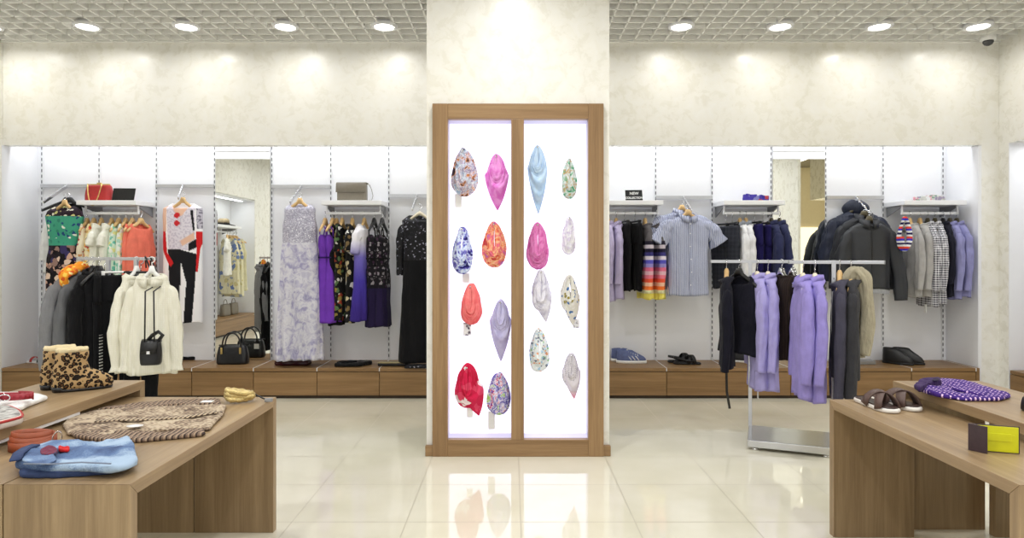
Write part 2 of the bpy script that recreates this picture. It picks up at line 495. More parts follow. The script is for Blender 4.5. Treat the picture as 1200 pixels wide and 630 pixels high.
# camera dome
t = thing('ceiling_camera', 'small white security camera dome under the ceiling in the right corner', 'security camera', (PX(1158, 5.70), 5.70, 3.25))
obj('base', MB().lathe([(0.0005, 0.01), (0.055, 0.01), (0.062, -0.005), (0.06, -0.03), (0.045, -0.035)], 24), WHITEP, t)
obj('dome', MB().lathe([(0.044, -0.03), (0.042, -0.05), (0.03, -0.068), (0.012, -0.077), (0.0005, -0.078)], 24), simple('smoked_dome', (60, 60, 62), 0.15), t)

# ------------------------------------------------------------------ wall system of the back alcove
UPX = [-4.62, -4.057, -3.494, -2.923, -2.36, -1.78, -1.21, -0.64, 0.84, 1.411, 1.966, 2.545, 3.083, 3.646, 4.234]
UPL = ['at the far left beside the green dress', 'between the green dress and the red bag shelf', 'between the red bag shelf and the white tunic', 'on the left edge of the left mirror', 'on the right edge of the left mirror',
       'between the silver gown and the taupe bag shelf', 'between the taupe bag shelf and the black gown', 'just left of the scarf column', 'just right of the scarf column', 'between the striped sweaters and the striped shirts',
       'between the striped shirts and the dark trousers', 'on the left edge of the right mirror', 'on the right edge of the right mirror', 'between the black jacket and the grey cardigans', 'at the far right beside the blue shirts']
for X, l in zip(UPX, UPL):
    t = thing('slotted_upright', 'slim slotted metal wall upright ' + l, 'wall upright', (X, YB, 0.29), 0, 'slotted uprights of the wall system')
    obj('channel', MB().box(-0.011, 0.011, -0.012, 0, 0, 2.3), WHITEMETAL, t, False, 0.002)
    s_ = MB(); z = 0.02
    while z < 2.27:
        s_.box(-0.0045, 0.0045, -0.0135, -0.0115, z, z + 0.03); z += 0.055
    o = obj('slots', s_, SLOT, t, False); o['kind'] = 'stuff'

BENCHES = [(-4.66, -4.057, 'at the far left below the green dress'), (-4.057, -3.494, 'below the rail of tops, behind the left rack'), (-3.494, -2.923, 'below the white printed tunic'), (-2.923, -2.36, 'below the left mirror, under the black handbag'),
           (-2.36, -1.78, 'below the silver gown, under the burgundy clutch'), (-1.78, -1.21, 'below the purple dresses'), (-1.21, -0.64, 'below the black gown, left of the column'),
           (-0.64, 0.84, 'mostly hidden behind the scarf column'), (0.84, 1.411, 'under the blue sneaker, right of the column'), (1.411, 1.966, 'under the black slide sandals'), (1.966, 2.545, 'below the dark trousers'),
           (2.545, 3.083, 'below the right mirror'), (3.083, 3.646, 'below the black jacket'), (3.646, 4.234, 'at the far right under the black shoes')]


def bench(x0, x1, label, y0=5.84, y1=6.295):
    w = x1 - x0
    t = thing('storage_bench', label, 'bench', (x0, y0, 0), 0, 'low wooden storage benches along the wall')
    obj('plinth', MB().box(0.0, w, 0.02, y1 - y0, 0, 0.028), simple('dark_plinth', (52, 38, 24), 0.6), t, False)
    obj('carcass', MB().box(0.0, w, 0.02, y1 - y0, 0.028, 0.248), BWOOD['x'], t, False)
    obj('drawer_front', MB().box(0.003, w - 0.003, 0.0, 0.02, 0.03, 0.243), BWOOD['x'], t, False, 0.0015)
    obj('top_board', MB().box(0.004, w - 0.004, -0.002, y1 - y0, 0.25, 0.28), BWOOD['x'], t, False, 0.002)
    obj('metal_inlay', MB().box(w - 0.004, w + 0.004, -0.003, y1 - y0, 0.25, 0.2805), WHITEMETAL, t, False)
    return t


for x0, x1, l in BENCHES: bench(x0, x1, 'low wooden drawer bench ' + l)
t = thing('bench_end_panel', 'narrow wooden end panel closing the bench row at the far right', 'panel', (4.238, 5.84, 0))
obj('board', MB().box(0, 0.03, 0.0, 0.455, 0, 0.28), BWOOD['x'], t, False, 0.002)


def mirror(x0, x1, label):
    t = thing('wall_mirror', label, 'mirror', ((x0 + x1) / 2, 6.285, 0.285))
    w = (x1 - x0) / 2 - 0.013
    MIR, nt, b = newmat('mirror_silver', (236, 238, 234), 0.0, 1.0)
    zt_ = PZ(186.5, 6.285) - 0.285
    obj('glass', MB().box(-w, w, -0.006, 0.0, 0, zt_), MIR, t, False)
    obj('header_board', MB().box(-w, w, -0.012, 0.0, zt_, zt_ + 0.16), WHITE, t, False, 0.002)
    obj('header_groove', MB().box(-w, w, -0.02, -0.012, zt_ + 0.075, zt_ + 0.09), WHITEMETAL, t, False, 0.001)
    return t


mirror(-2.923, -2.36, 'tall narrow wall mirror above the black handbag')
mirror(2.545, 3.083, 'tall narrow wall mirror left of the black jacket')


def shelf(x0, x1, label, fx0=None, fx1=None):
    z = PZ(234.5, 5.95)
    c = (x0 + x1) / 2
    t = thing('wall_shelf', label, 'shelf', (c, 6.285, z), 0, 'white wall shelves with a hanging rail')
    hw = (x1 - x0) / 2 - 0.004
    obj('board', MB().box(-hw, hw, -0.335, 0, -0.042, 0), WHITE, t, False, 0.003)
    for s in (-1, 1):
        x = s * (hw - 0.03)
        obj('bracket', MB().prism([(0, -0.042), (0, -0.14), (-0.03, -0.13), (-0.25, -0.055), (-0.25, -0.042)], 'x', x - 0.004, x + 0.004), GREYMETAL, t, False)
        obj('rail_drop', MB().box(x - 0.006, x + 0.006, -0.255, -0.235, -0.125, -0.042), WHITEMETAL, t, False, 0.002)
    obj('hanging_rail', MB().box(-hw + 0.02, hw - 0.02, -0.254, -0.236, -0.128, -0.103), WHITEMETAL, t, False, 0.003)
    return t


RAILZ = PZ(234.5, 5.95) - 0.108; RAILY = 6.04
shelf(-4.057, -3.494, 'white wall shelf carrying the red handbag')
shelf(-1.78, -1.21, 'white wall shelf carrying the taupe handbag')
shelf(0.84, 1.411, 'white wall shelf carrying the small black lettered sign')
shelf(1.966, 2.545, 'white wall shelf with a purple folded scarf')
shelf(3.646, 4.234, 'white wall shelf with a pale patterned folded scarf at far right')


def crossbar(x0, x1, py, ax, label, length=0.30, drop=0.13, yaw=0):
    z = PZ(py, 6.28)
    t = thing('display_crossbar', label, 'display bar', ((x0 + x1) / 2, 6.288, z), 0, 'metal crossbars with slanting arms')
    hw = (x1 - x0) / 2
    obj('bar', MB().box(-hw, hw, -0.022, -0.004, -0.02, 0.014), STEEL, t, False, 0.002)
    a = ax - (x0 + x1) / 2
    p0 = (a, -0.015, 0.0); p1 = (a - length * math.sin(yaw), -0.015 - length * math.cos(yaw), -drop)
    arm = obj('slanting_arm', MB().strip([p0, p1], 0.012, 0.03, (0, 0.3, 1)), CHROME, t, False, 0.002)
    k = MB()
    for i in range(6):
        f = (i + 0.7) / 6.2
        q = [p0[j] + (p1[j] - p0[j]) * f for j in range(3)]
        k.box(q[0] - 0.005, q[0] + 0.005, q[1] - 0.004, q[1] + 0.004, q[2] + 0.012, q[2] + 0.024)
    o = obj('arm_notches', k, CHROME, arm, False); o['kind'] = 'stuff'
    return t
# ------------------------------------------------------------------ clothes
def lerp_prof(prof, z):
    """prof: list of (z, w, d[, yc]) from top (0) to bottom (negative); smooth between keys"""
    for a, b in zip(prof, prof[1:]):
        if b[0] <= z <= a[0]:
            u = (a[0] - z) / max(1e-9, a[0] - b[0])
            u2 = u * u * (3 - 2 * u) * 0.5 + u * 0.5
            return tuple(a[i] + (b[i] - a[i]) * u2 for i in range(1, len(a)))
    return prof[-1][1:] if z < prof[-1][0] else prof[0][1:]


class Cloth:
    def __init__(s, prof, fold=(0.002, 0.012, 0.09), seed=0, scoop=0.03, quilt=0, wrink=0.009, n=44, step=0.022, hemwave=0.006, e=0.82, back=0.0):
        s.prof = [tuple(p) + ((0.0,) if len(p) == 3 else ()) for p in prof]
        s.fold = fold; s.seed = seed; s.scoop = scoop; s.quilt = quilt; s.wrink = wrink; s.n = n; s.step = step; s.hemwave = hemwave; s.e = e; s.back = back
        s.L = -prof[-1][0]

    def point(s, z, th, inset=1.0):
        w, d, yc = lerp_prof(s.prof, z)
        t = min(1, max(0, -z / s.L))
        c, n = math.cos(th), math.sin(th)
        x = w * math.copysign(abs(c) ** s.e, c); y = d * math.copysign(abs(n) ** s.e, n)
        A = (s.fold[0] + (s.fold[1] - s.fold[0]) * t ** 1.15) * abs(n) ** 0.5
        lam = s.fold[2]; ph = s.seed * 1.7 + (0 if y < 0 else 2.1)
        nz = noise.noise((x * 3 + s.seed * 7.1, z * 2.2, s.seed + (0 if y < 0 else 5.0)))
        f = math.sin(2 * PI * x / lam + ph + nz * 2.2) * 0.65 + math.sin(2 * PI * x / (lam * 0.57) + ph * 2.3 + nz * 3) * 0.35
        y += A * f
        y += s.wrink * noise.noise((x * 9 + s.seed, z * 6, s.seed * 3.3)) * abs(n)
        x += s.wrink * 0.8 * noise.noise((s.seed * 2.2, z * 7, c)) * min(1, t * 4)
        if s.quilt:
            q = abs(math.sin(PI * z / s.quilt)) ** 0.6
            k = 0.9 + 0.13 * q; x *= 0.97 + 0.045 * q; y *= k
        zz = z
        if n < 0:  # neckline dips in front
            zz -= s.scoop * max(0.0, 1 + z / 0.05) * abs(n)
        else:
            zz -= s.back * max(0.0, 1 + z / 0.05) * abs(n)
        if t > 0.93:
            zz += s.hemwave * math.sin(th * 3 + s.seed) * (t - 0.93) / 0.07
        return (x * inset, (y + yc) if inset == 1 else y * inset + yc, zz)

    def ring(s, z, inset=1.0): return [s.point(z, 2 * PI * k / s.n, inset) for k in range(s.n)]

    def mesh(s, za=0.0, zb=None, neck=True, hem=True):
        zb = -s.L if zb is None else zb
        m = MB(); rings = []
        if neck:
            r0 = s.ring(za); rings.append([(p[0] * 0.8, p[1] * 0.8, p[2] - 0.05) for p in r0]); rings.append([(p[0] * 0.93, p[1] * 0.93, p[2] - 0.012) for p in r0])
        z = za
        cuts = sorted({round(p[0], 4) for p in s.prof if zb < p[0] < za} | {za, zb}, reverse=True)
        for a, b in zip(cuts, cuts[1:]):
            k = max(1, round((a - b) / s.step))
            for i in range(k): rings.append(s.ring(a + (b - a) * i / k))
        rings.append(s.ring(zb))
        if hem:
            r = s.ring(zb); rings.append([(p[0] * 0.95, p[1] * 0.9, p[2] + 0.003) for p in r]); rings.append([(p[0] * 0.9, p[1] * 0.8, p[2] + 0.05) for p in r])
        m.loft(rings, neck, hem)
        return m

    def front(s, x, z):
        w, d, yc = lerp_prof(s.prof, z)
        c = max(-0.98, min(0.98, x / w)); c = math.copysign(abs(c) ** (1 / s.e), c)
        return s.point(z, -math.acos(c))


def sleeve_mesh(pts, radii, seed=0, n=22, flat=0.72, wr=0.08, quilt=0, cuff=0.0, rough=1.6):
    """pts: joints; radii at joints -> a tube with wrinkles"""
    P = [Vector(p) for p in pts]; path = []; rr = []
    seg = 9
    for i in range(len(P) - 1):
        for k in range(seg):
            u = k / seg
            a = P[max(i - 1, 0)]; b = P[i]; c = P[i + 1]; d = P[min(i + 2, len(P) - 1)]
            q = 0.5 * ((2 * b) + (c - a) * u + (2 * a - 5 * b + 4 * c - d) * u * u + (3 * b - a - 3 * c + d) * u ** 3)
            path.append(q); rr.append(radii[i] + (radii[i + 1] - radii[i]) * u)
    path.append(P[-1]); rr.append(radii[-1])
    m = len(path)
    for i in range(m):
        t = i / (m - 1)
        rr[i] *= 1 + wr * math.sin(t * 17 + seed) * (0.3 + t) * 0.6 + wr * noise.noise((seed * 3.1, t * 8, 0.5))
        if quilt: rr[i] *= 0.92 + 0.14 * abs(math.sin(PI * (path[0] - path[i]).length / quilt)) ** 0.6
    if cuff:
        rr[-1] *= 1.0 + cuff; rr[-2] *= 1.0 + cuff * 0.4
    mb = MB().tube(path, rr, n, True, flat, up=(0, 1, 0.001))
    v = []
    for i, p in enumerate(mb.v):
        j = min(i // n, m - 1); c0 = path[j]; t = j / (m - 1)
        dd = Vector(p) - c0
        an = math.atan2(dd.y, dd.x)
        k = 1 + rough * 0.20 * noise.noise((math.cos(an) * 1.6 + seed, math.sin(an) * 1.6, t * 2.2)) + rough * 0.10 * noise.noise((math.cos(an) * 4 + seed, math.sin(an) * 4, t * 5))
        k += 0.09 * math.sin(t * 30 + an * 1.5 + seed) * max(0, 1 - abs(t - .5) * 3.4)
        q = c0 + dd * k
        v.append((q.x, q.y, q.z))
    mb.v = v
    return mb


PROF = {
    'shirt': lambda L, w, d: [(0, .072, .055), (-.015, .095, .058), (-.045, w * .82, d * .7), (-.085, w * .97, d * .92), (-.16, w * .95, d), (-.4 * L - .1, w * .92, d * 1.02), (-L, w * .97, d * 1.05)],
    'jacket': lambda L, w, d: [(0, .075, .06), (-.018, .11, .065), (-.05, w * .85, d * .8), (-.09, w, d), (-.2, w * .97, d * 1.05), (-.55 * L - .05, w * .94, d * 1.05), (-L, w * .93, d * 1.0)],
    'blouse': lambda L, w, d: [(0, .075, .055), (-.015, .1, .058), (-.05, w * .8, d * .7), (-.1, w * .93, d * .92), (-.25, w * .98, d * 1.05), (-L, w * 1.22, d * 1.2)],
    'tank': lambda L, w, d: [(0, w * .62, d * .5), (-.02, w * .72, d * .6), (-.06, w * .78, d * .75), (-.16, w * .86, d * .95), (-.24, w, d), (-.45, w * .95, d), (-L, w * 1.05, d * 1.05)],
    'gown': lambda L, w, d: [(0, w * .55, d * .6), (-.02, w * .72, d * .7), (-.07, w * .85, d * .85), (-.2, w * .93, d), (-.38, w * .86, d * .95), (-.42, w * .84, d * .95), (-.55, w * 1.0, d * 1.05), (-L, w * 1.3, d * 1.35)],
    'drape': lambda L, w, d: [(0, w * .9, d * .3), (-.012, w * .97, d * .8), (-.05, w, d), (-L * .5, w * .98, d * .9), (-L, w * .97, d * .95)],
}

HANG = {'wood': PALEWOOD, 'black': BLACKP, 'white': WHITEP, 'metal': CHROME, 'bronze': BRONZE, 'cream': CREAMWOOD, 'plain': PALEWOOD}
HNAME = {'wood': 'pale wooden hanger', 'black': 'black hanger', 'white': 'white hanger', 'metal': 'metal wire hanger', 'bronze': 'dark bronze hanger', 'cream': 'cream hanger', 'plain': 'pale wooden hanger'}


def hanger(short, loc, yaw, kind='wood', w=0.19, hook=0.115, clips=False, group=None):
    """origin at the garment's neck point; the hook reaches up to the rail"""
    t = thing('clothes_hanger', (HNAME[kind] + (' gripping the ' if clips else ' inside the ') + short), 'hanger', loc, yaw, group or 'clothes hangers')
    m = HANG[kind]
    rings = []
    k = 17
    for i in range(k):
        u = -1 + 2 * i / (k - 1); a = abs(u)
        z = 0.02 - 0.088 * a ** 1.2 if not clips else 0.02
        th = 0.017 * (1 - 0.45 * a); hh = 0.019 * (1 - 0.35 * a) if not clips else 0.008
        if a < 0.14 and not clips and kind != 'cream': hh = 0.028; z = 0.03
        x = u * w; y = 0.02 * a * a * (-1 if kind in ('wood', 'bronze', 'cream') else 0)
        rings.append([(x, y + th * cy, z + hh * cz) for cy, cz in ((-.5, -1), (.5, -1), (1, -.3), (1, .3), (.5, 1), (-.5, 1), (-1, .3), (-1, -.3))])
    obj('shoulder_bar', MB().loft(rings, True, True), m, t)
    zt = 0.045 if not clips else 0.025
    pts = [(0, 0, zt)]
    rr = 0.02
    pts.append((0, 0, hook - 2 * rr + 0.006))
    for i in range(0, 9):
        a = -PI / 2 + i / 8 * PI * 1.25
        pts.append((rr * math.cos(a) + 0.0, 0, hook - rr + rr * math.sin(a) + 0.006))
    obj('hook', MB().tube(pts, 0.0032, 6), CHROME if kind != 'white' else WHITEP, t)
    if clips:
        for s in (-1, 1):
            obj('clip', MB().box(s * w * .8 - 0.012, s * w * .8 + 0.012, -0.012, 0.012, -0.03, 0.03), m, t, False, 0.002)
    return t


SEED = [0]


def garment(name, label, cat, short, px, py, Y, L, w=.2, d=.06, yaw=0, mat=None, prof='shirt', sl=None, smat=None, sr=(.062, .05, .036), out=.05, collar=None, cmat=None,
            fold=(.001, .015, .085), hk='wood', hook=.115, group=None, scoop=.03, quilt=0, hood=False, split=None, placket=None, tagp=None, e=.82, wr=.010, n=44, step=.022, cuff=0, hl=None, hang=True, X=None, Z=None, hgroup=None):
    SEED[0] += 1; sd = SEED[0] * 1.37
    X = PX(px, Y) if X is None else X; Z = PZ(py, Y) if Z is None else Z
    t = thing(name, label, cat, (X, Y, Z), R(yaw), group)
    pr = PROF[prof](L, w, d) if isinstance(prof, str) else prof
    c = Cloth(pr, fold, sd, scoop, quilt, wr, n, step, e=e)
    if split:
        za = 0.0
        for i, (zb, nm, mm) in enumerate(split):
            zb = -L if zb is None else zb
            obj(nm, c.mesh(za, zb, i == 0, zb == -L), mm, t)
            za = zb
    else:
        obj('body', c.mesh(), mat, t)
    if sl:
        sm = smat or mat
        for s in (-1, 1):
            sw = w * .9
            if sl >= .3:
                pts = [(s * sw * .78, 0, -.095), (s * (w * .93 + out * .1), -.004, -.15), (s * (w + out * .75), -.008, -.10 - sl * .5), (s * (w + out), -.02, -.06 - sl)]
                rad = [sr[0] * .3, sr[0] * .84, sr[1], sr[2]]
            else:
                pts = [(s * sw * .7, 0, -.08), (s * (w * .92 + out * .3), -.004, -.125), (s * (w + out * 1.3), -.008, -.06 - sl)]
                rad = [sr[0] * .5, sr[0] * .85, sr[1]]
            obj('sleeve', sleeve_mesh(pts, rad, sd + s, quilt=quilt, cuff=cuff), sm, t)
    if collar:
        cm = cmat or mat
        rx, ry = (.076, min(.062, d * .92))
        if collar in ('shirt', 'jacket', 'peter'):
            big = {'shirt': .042, 'jacket': .06, 'peter': .055}[collar]; hi = {'shirt': .036, 'jacket': .045, 'peter': .012}[collar]
            rings = []
            kk = 22
            for i in range(kk):
                a = R(-90 + 9 + (342) * i / (kk - 1))
                fr = max(0, -math.sin(a))
                ca, sa = math.cos(a), math.sin(a)
                zl = -.012 - c.scoop * fr * .8
                rings.append([(rx * ca, ry * sa, zl), (rx * ca * .98, ry * sa * .98, zl + hi), (rx * ca * 1.06, ry * sa * 1.06, zl + hi + .004), (rx * ca * (1.16 + .35 * fr * .4), ry * sa * 1.22 - .008 * fr, zl + hi - big * (.75 + .6 * fr)),
                              (rx * ca * 1.12, ry * sa * 1.12, zl + hi - big * (.72 + .58 * fr))])
            obj('collar', MB().loft(rings, True, True), cm, t)
        elif collar == 'crew':
            pts = [c.point(-.004, 2 * PI * k / 28) for k in range(28)]
            obj('collar', MB().tube(pts, .011, 8, closed=True), cm, t)
    if placket:
        pts = [c.front(placket[0], -.02 - (L - .03) * i / 24) for i in range(25)]
        pts = [(p[0], p[1] - .002, p[2]) for p in pts]
        pl = obj('placket', MB().strip(pts, placket[1], .004, (0, -1, 0)), placket[2] or mat, t)
        if placket[3]:
            for i in range(6):
                p = pts[2 + i * 4 - (1 if i else 0)]
                obj('button', MB().box(p[0] - .0045, p[0] + .0045, p[1] - .006, p[1] - .002, p[2] - .0045, p[2] + .0045), placket[3], pl, False, .0015)
    if hood:
        rings = []
        for i in range(9):
            u = i / 8; rr = math.sin(PI * (0.08 + 0.84 * u)) ** .6
            rings.append([(.125 * rr * math.cos(a), .035 + .075 * rr * math.sin(a) * .8, -.05 + .15 * u + .012 * math.sin(a * 2)) for a in [2 * PI * k / 18 for k in range(18)]])
        obj('hood', MB().loft(rings, True, True), mat, t)
    if tagp:
        for q in (tagp if isinstance(tagp, list) else [tagp]):
            x, y, z, tw, th = q[:5]
            m = MB().strip([(x, y, z + .06), (x, y, z)], .002, .002, (1, 0, 0)) if False else MB()
            m.box(x - tw / 2, x + tw / 2, y - .002, y + .002, z - th, z)
            obj('price_tag', m, q[5] if len(q) > 5 else PAPER, t, False)
    if hang:
        hanger(short, (X, Y, Z), R(yaw), hk, hl or min(w * (.9 if prof == 'tank' else .66), .2), hook, group=hgroup)
    t['_'] = 1; del t['_']
    return t, c


def trousers(name, label, cat, short, px, py, Y, L, w=.19, d=.035, yaw=0, mat=None, hk='black', hook=.115, group=None, clips=True, spread=.0, hang=True):
    SEED[0] += 1; sd = SEED[0] * 1.37
    X, Z = PX(px, Y), PZ(py, Y)
    t = thing(name, label, cat, (X, Y, Z), R(yaw), group)
    zc = -.2
    c = Cloth([(0, w, d), (-.04, w, d), (zc, w * 1.06, d * 1.1)], (.001, .003, .1), sd, 0.0, n=36)
    obj('waist', c.mesh(0, None, True, True), mat, t)
    for s in (-1, 1):
        lw = w * .53
        lc = Cloth([(0, lw, d * 1.05), (-(L + zc) * .5, lw * .88, d * .95), (-(L + zc), lw * .78, d * .9)], (.002, .006, .09), sd + s, 0.0, n=26)
        m = lc.mesh(0, None, False, True)
        m.v = [(p[0] + s * (w * .5 - spread * p[2] / L), p[1], p[2] + zc + .012) for p in m.v]
        obj('trouser_leg', m, mat, t)
    if hang: hanger(short, (X, Y, Z), R(yaw), hk, w * .9, hook, clips)
    return t


def draped(name, label, cat, short, px, py, Y, L, w=.17, d=.03, yaw=0, mat=None, hk='metal', hook=.115, group=None, fold=(.001, .006, .08), parts=('front_fold', 'back_fold'), hang=True, dL=.04):
    """trousers or a scarf folded over the bar of a hanger: two hanging halves joined at the top"""
    SEED[0] += 1; sd = SEED[0] * 1.37
    X, Z = PX(px, Y), PZ(py, Y)
    t = thing(name, label, cat, (X, Y, Z), R(yaw), group)
    for i, s in enumerate((-1, 1)):
        LL = L - (dL if i else 0)
        c = Cloth([(.012, w * .9, d * .45, -s * d * .25), (0, w * .97, d * .62, 0), (-.05, w, d * .6, s * d * .35), (-LL * .5, w * .98, d * .6, s * d * .6), (-LL, w * .95, d * .6, s * d * .7)], fold, sd + s, 0, n=30)
        obj(parts[i], c.mesh(.012, None, True, True), mat, t)
    if hang: hanger(short, (X, Y, Z + .005), R(yaw), hk, w * .95, hook, hk != 'metal')
    return t


# ------------------------------------------------------------------ flat folded things
def soft_slab(outline, h, seed=0, wr=.004, k=4, z0=0.0, rise=None, jit=.006):
    """pillow-edged cloth slab: outline in x, y"""
    pts = []
    n = len(outline)
    for i in range(n):
        a, b = outline[i], outline[(i + 1) % n]
        m = max(1, int(math.hypot(b[0] - a[0], b[1] - a[1]) / .018))
        for j in range(m):
            u = j / m; pts.append((a[0] + (b[0] - a[0]) * u, a[1] + (b[1] - a[1]) * u))
    m = len(pts)
    for _ in range(1):
        pts = [((pts[i - 1][0] + 2 * pts[i][0] + pts[(i + 1) % m][0]) / 4, (pts[i - 1][1] + 2 * pts[i][1] + pts[(i + 1) % m][1]) / 4) for i in range(m)]
    pts = [(x + jit * noise.noise((x * 30, y * 30, seed)), y + jit * noise.noise((x * 30, y * 30, seed + 9))) for x, y in pts]
    # offset inward along the normals
    cx = sum(p[0] for p in pts) / m; cy = sum(p[1] for p in pts) / m

    def ring(ins, z):
        out = []
        for x, y in pts:
            X = cx + (x - cx) * (1 - ins); Y_ = cy + (y - cy) * (1 - ins)
            zz = z
            if z > h * .4: zz += wr * (noise.noise((X * 14, Y_ * 14, seed)) + .6 * noise.noise((X * 32, Y_ * 32, seed + 3)))
            if rise: zz += rise(X, Y_) * (z / h)
            out.append((X, Y_, z0 + max(0.0005, zz)))
        return out
    rs = [ring(.05, 0.0006), ring(0.01, h * .2), ring(0.0, h * .5), ring(.012, h * .82), ring(.05, h)]
    for i in range(1, 9): rs.append(ring(.05 + .93 * i / 8, h * (1 + .06 * math.sin(i))))
    return MB().loft(rs, True, True)


# ------------------------------------------------------------------ shoes and bags
def egg(z, xh, xt, hw, n=24, lift=0, pinch=.12, yo=0):
    cx, a = (xh + xt) / 2, (xt - xh) / 2
    return [(cx + a * math.cos(2 * PI * k / n), yo + hw * math.sin(2 * PI * k / n) * (1 - pinch * math.cos(2 * PI * k / n + .0)), z + lift * max(0, math.cos(2 * PI * k / n)) ** 2) for k in range(n)]


def boot(label, loc, rz, s=1.0):
    t = thing('ankle_boot', label, 'boot', loc, rz, 'leopard boots')
    LEO = fab('leopard', (178, 148, 104), (104, 70, 40), (26, 19, 15), scale=52, rough=.75, wr=.3)
    up = [egg(.012, -.085, .166, .046), egg(.03, -.088, .172, .050), egg(.052, -.087, .166, .050), egg(.072, -.086, .146, .048), egg(.09, -.084, .105, .046), egg(.11, -.08, .068, .045), egg(.14, -.076, .062, .046), egg(.175, -.074, .066, .05), egg(.192, -.074, .067, .051), egg(.194, -.068, .061, .046), egg(.17, -.06, .055, .04)]
    um = MB().loft(up, True, True)
    um.v = [(p[0] + .006 * noise.noise((p[0] * 18, p[1] * 18, p[2] * 38 + rz)), p[1] + .005 * noise.noise((p[0] * 20 + 5, p[1] * 20, p[2] * 34)), p[2]) for p in um.v]
    obj('upper', um, LEO, t)
    obj('sole', MB().loft([egg(.0, -.085, .165, .044), egg(.014, -.087, .17, .047)], True, True), BLACKP, t)
    obj('heel', MB().loft([egg(0.0, -.084, -.02, .038, 16), egg(.024, -.09, -.015, .043, 16)], True, True), BLACKP, t)
    lin_ = [egg(.19, -.071, .064, .048), egg(.205, -.074, .067, .052), egg(.213, -.07, .062, .049), egg(.208, -.06, .054, .041), egg(.18, -.055, .05, .036)]
    m = MB().loft(lin_, True, True)
    m.v = [(p[0] + .004 * noise.noise(Vector(p) * 60), p[1] + .004 * noise.noise(Vector(p) * 60 + Vector((9, 0, 0))), p[2] + .006 * noise.noise(Vector(p) * 50)) for p in m.v]
    obj('fleece_lining', m, fab('plain', (232, 214, 172), rough=.95, wr=.8), t)
    return t


def low_shoe(name, label, cat, loc, rz, mat, solemat, group=None, laces=None, sole_h=.022, stripes=None):
    t = thing(name, label, cat, loc, rz, group)
    up = [egg(sole_h - .004, -.135, .14, .042), egg(sole_h + .012, -.136, .142, .044), egg(sole_h + .034, -.136, .122, .043), egg(sole_h + .054, -.134, .085, .039), egg(sole_h + .074, -.132, .045, .035), egg(sole_h + .094, -.132, .012, .032), egg(sole_h + .096, -.124, .0, .027), egg(sole_h + .055, -.11, -.01, .02)]
    obj('upper', MB().loft(up, True, True), mat, t)
    obj('sole', MB().loft([egg(0, -.138, .145, .043), egg(sole_h * .5, -.142, .15, .047), egg(sole_h, -.14, .147, .046)], True, True), solemat, t)
    if laces:
        for i in range(5):
            x = .055 - i * .022; z = sole_h + .056 + i * .009
            obj('lace', MB().tube([(x + .006, -.03, z - .012), (x, -.015, z + .004), (x - .004, 0, z + .008), (x - .008, .015, z + .004), (x - .002, .03, z - .012)], .0035, 6), laces, t)
    if stripes:
        for sgn in (-1, 1):
            for i in range(3):
                x = -.02 + i * .035
                obj('side_stripe', MB().tube([(x + .02, sgn * .0435, sole_h + .006), (x + .005, sgn * .042, sole_h + .025), (x - .012, sgn * .037, sole_h + .045)], .004, 6), stripes, t)
    return t


def bag_body(w, d, h, top=.5, e=.45, n=36, bulge=.06, belly=.0):
    rings = []
    for i in range(13):
        u = i / 12
        hw = w / 2 * (1 + bulge * math.sin(PI * min(1, u * 1.1)) - belly * u); hd = d / 2 * (1 - (1 - top) * u ** 1.3)
        k = 1.0 if i not in (0, 12) else .93
        rings.append([(hw * k * math.copysign(abs(math.cos(a)) ** e, math.cos(a)), hd * k * math.copysign(abs(math.sin(a)) ** e, math.sin(a)), h * u) for a in [2 * PI * j / n for j in range(n)]])
    return MB().loft(rings, True, True)


def arch(w, h, y, z0, r, n=17, lean=0):
    return MB().tube([(-w / 2 * math.cos(PI * i / (n - 1)), y + lean * math.sin(PI * i / (n - 1)), z0 + h * math.sin(PI * i / (n - 1)) ** .8) for i in range(n)], r, 8)
# ================================================================== LEFT ALCOVE
FR = 'hanging front-facing garments'
crossbar(-4.62, -4.057, 217.5, PX(80, 6.28), 'metal crossbar with a slanting arm above the green dress', .33, .19)
crossbar(-3.494, -2.923, 217.5, PX(215, 6.28), 'metal crossbar with a slanting arm above the white printed tunic', .18, .14, R(-14))
crossbar(-2.36, -1.78, 218, PX(354, 6.28), 'metal crossbar with a slanting arm above the silver gown', .33, .19)
crossbar(-1.21, -0.64, 229, PX(489, 6.28), 'metal crossbar with a slanting arm above the black gown', .30, .16)
crossbar(1.411, 1.966, 231, PX(800, 6.28), 'metal crossbar with a slanting arm above the striped shirts', .30, .16)
crossbar(3.083, 3.646, 231, PX(1002, 6.28), 'metal crossbar with a slanting arm above the black jacket', .33, .19, R(8))

DARKFLO = fab('floral', (26, 20, 24), (200, 160, 140), (150, 120, 110), (40, 30, 40), (60, 52, 96), (226, 200, 180), (26, 20, 24), scale=22, p=.62)
GREEN = fab('floral', (66, 156, 128), (228, 232, 220), (66, 156, 128), (66, 156, 128), (52, 130, 110), (40, 70, 120), scale=26, p=.42)
YOKE = fab('floral', (38, 26, 36), (38, 26, 36), (216, 210, 190), (38, 26, 36), (70, 50, 70), (190, 186, 120), scale=26, p=.45)
BLACK = fab('plain', (17, 17, 20), rough=.9)
WHITEC = fab('plain', (240, 240, 238))
gpr = [(0, .075, .05), (-.02, .12, .06), (-.05, .15, .07), (-.1, .165, .085), (-.2, .15, .09), (-.355, .125, .085), (-.39, .125, .085), (-.5, .15, .1), (-1.44, .19, .12)]
garment('maxi_dress', 'long dark floral maxi dress with green dotted bodice at the far left', 'dress', 'long dress with green bodice', 76, 241, 5.955, 1.44, prof=gpr, split=[(-.1, 'yoke', YOKE), (-.37, 'bodice', GREEN), (None, 'skirt', DARKFLO)], fold=(.001, .018, .07), scoop=.05, hook=.10, w=.16)
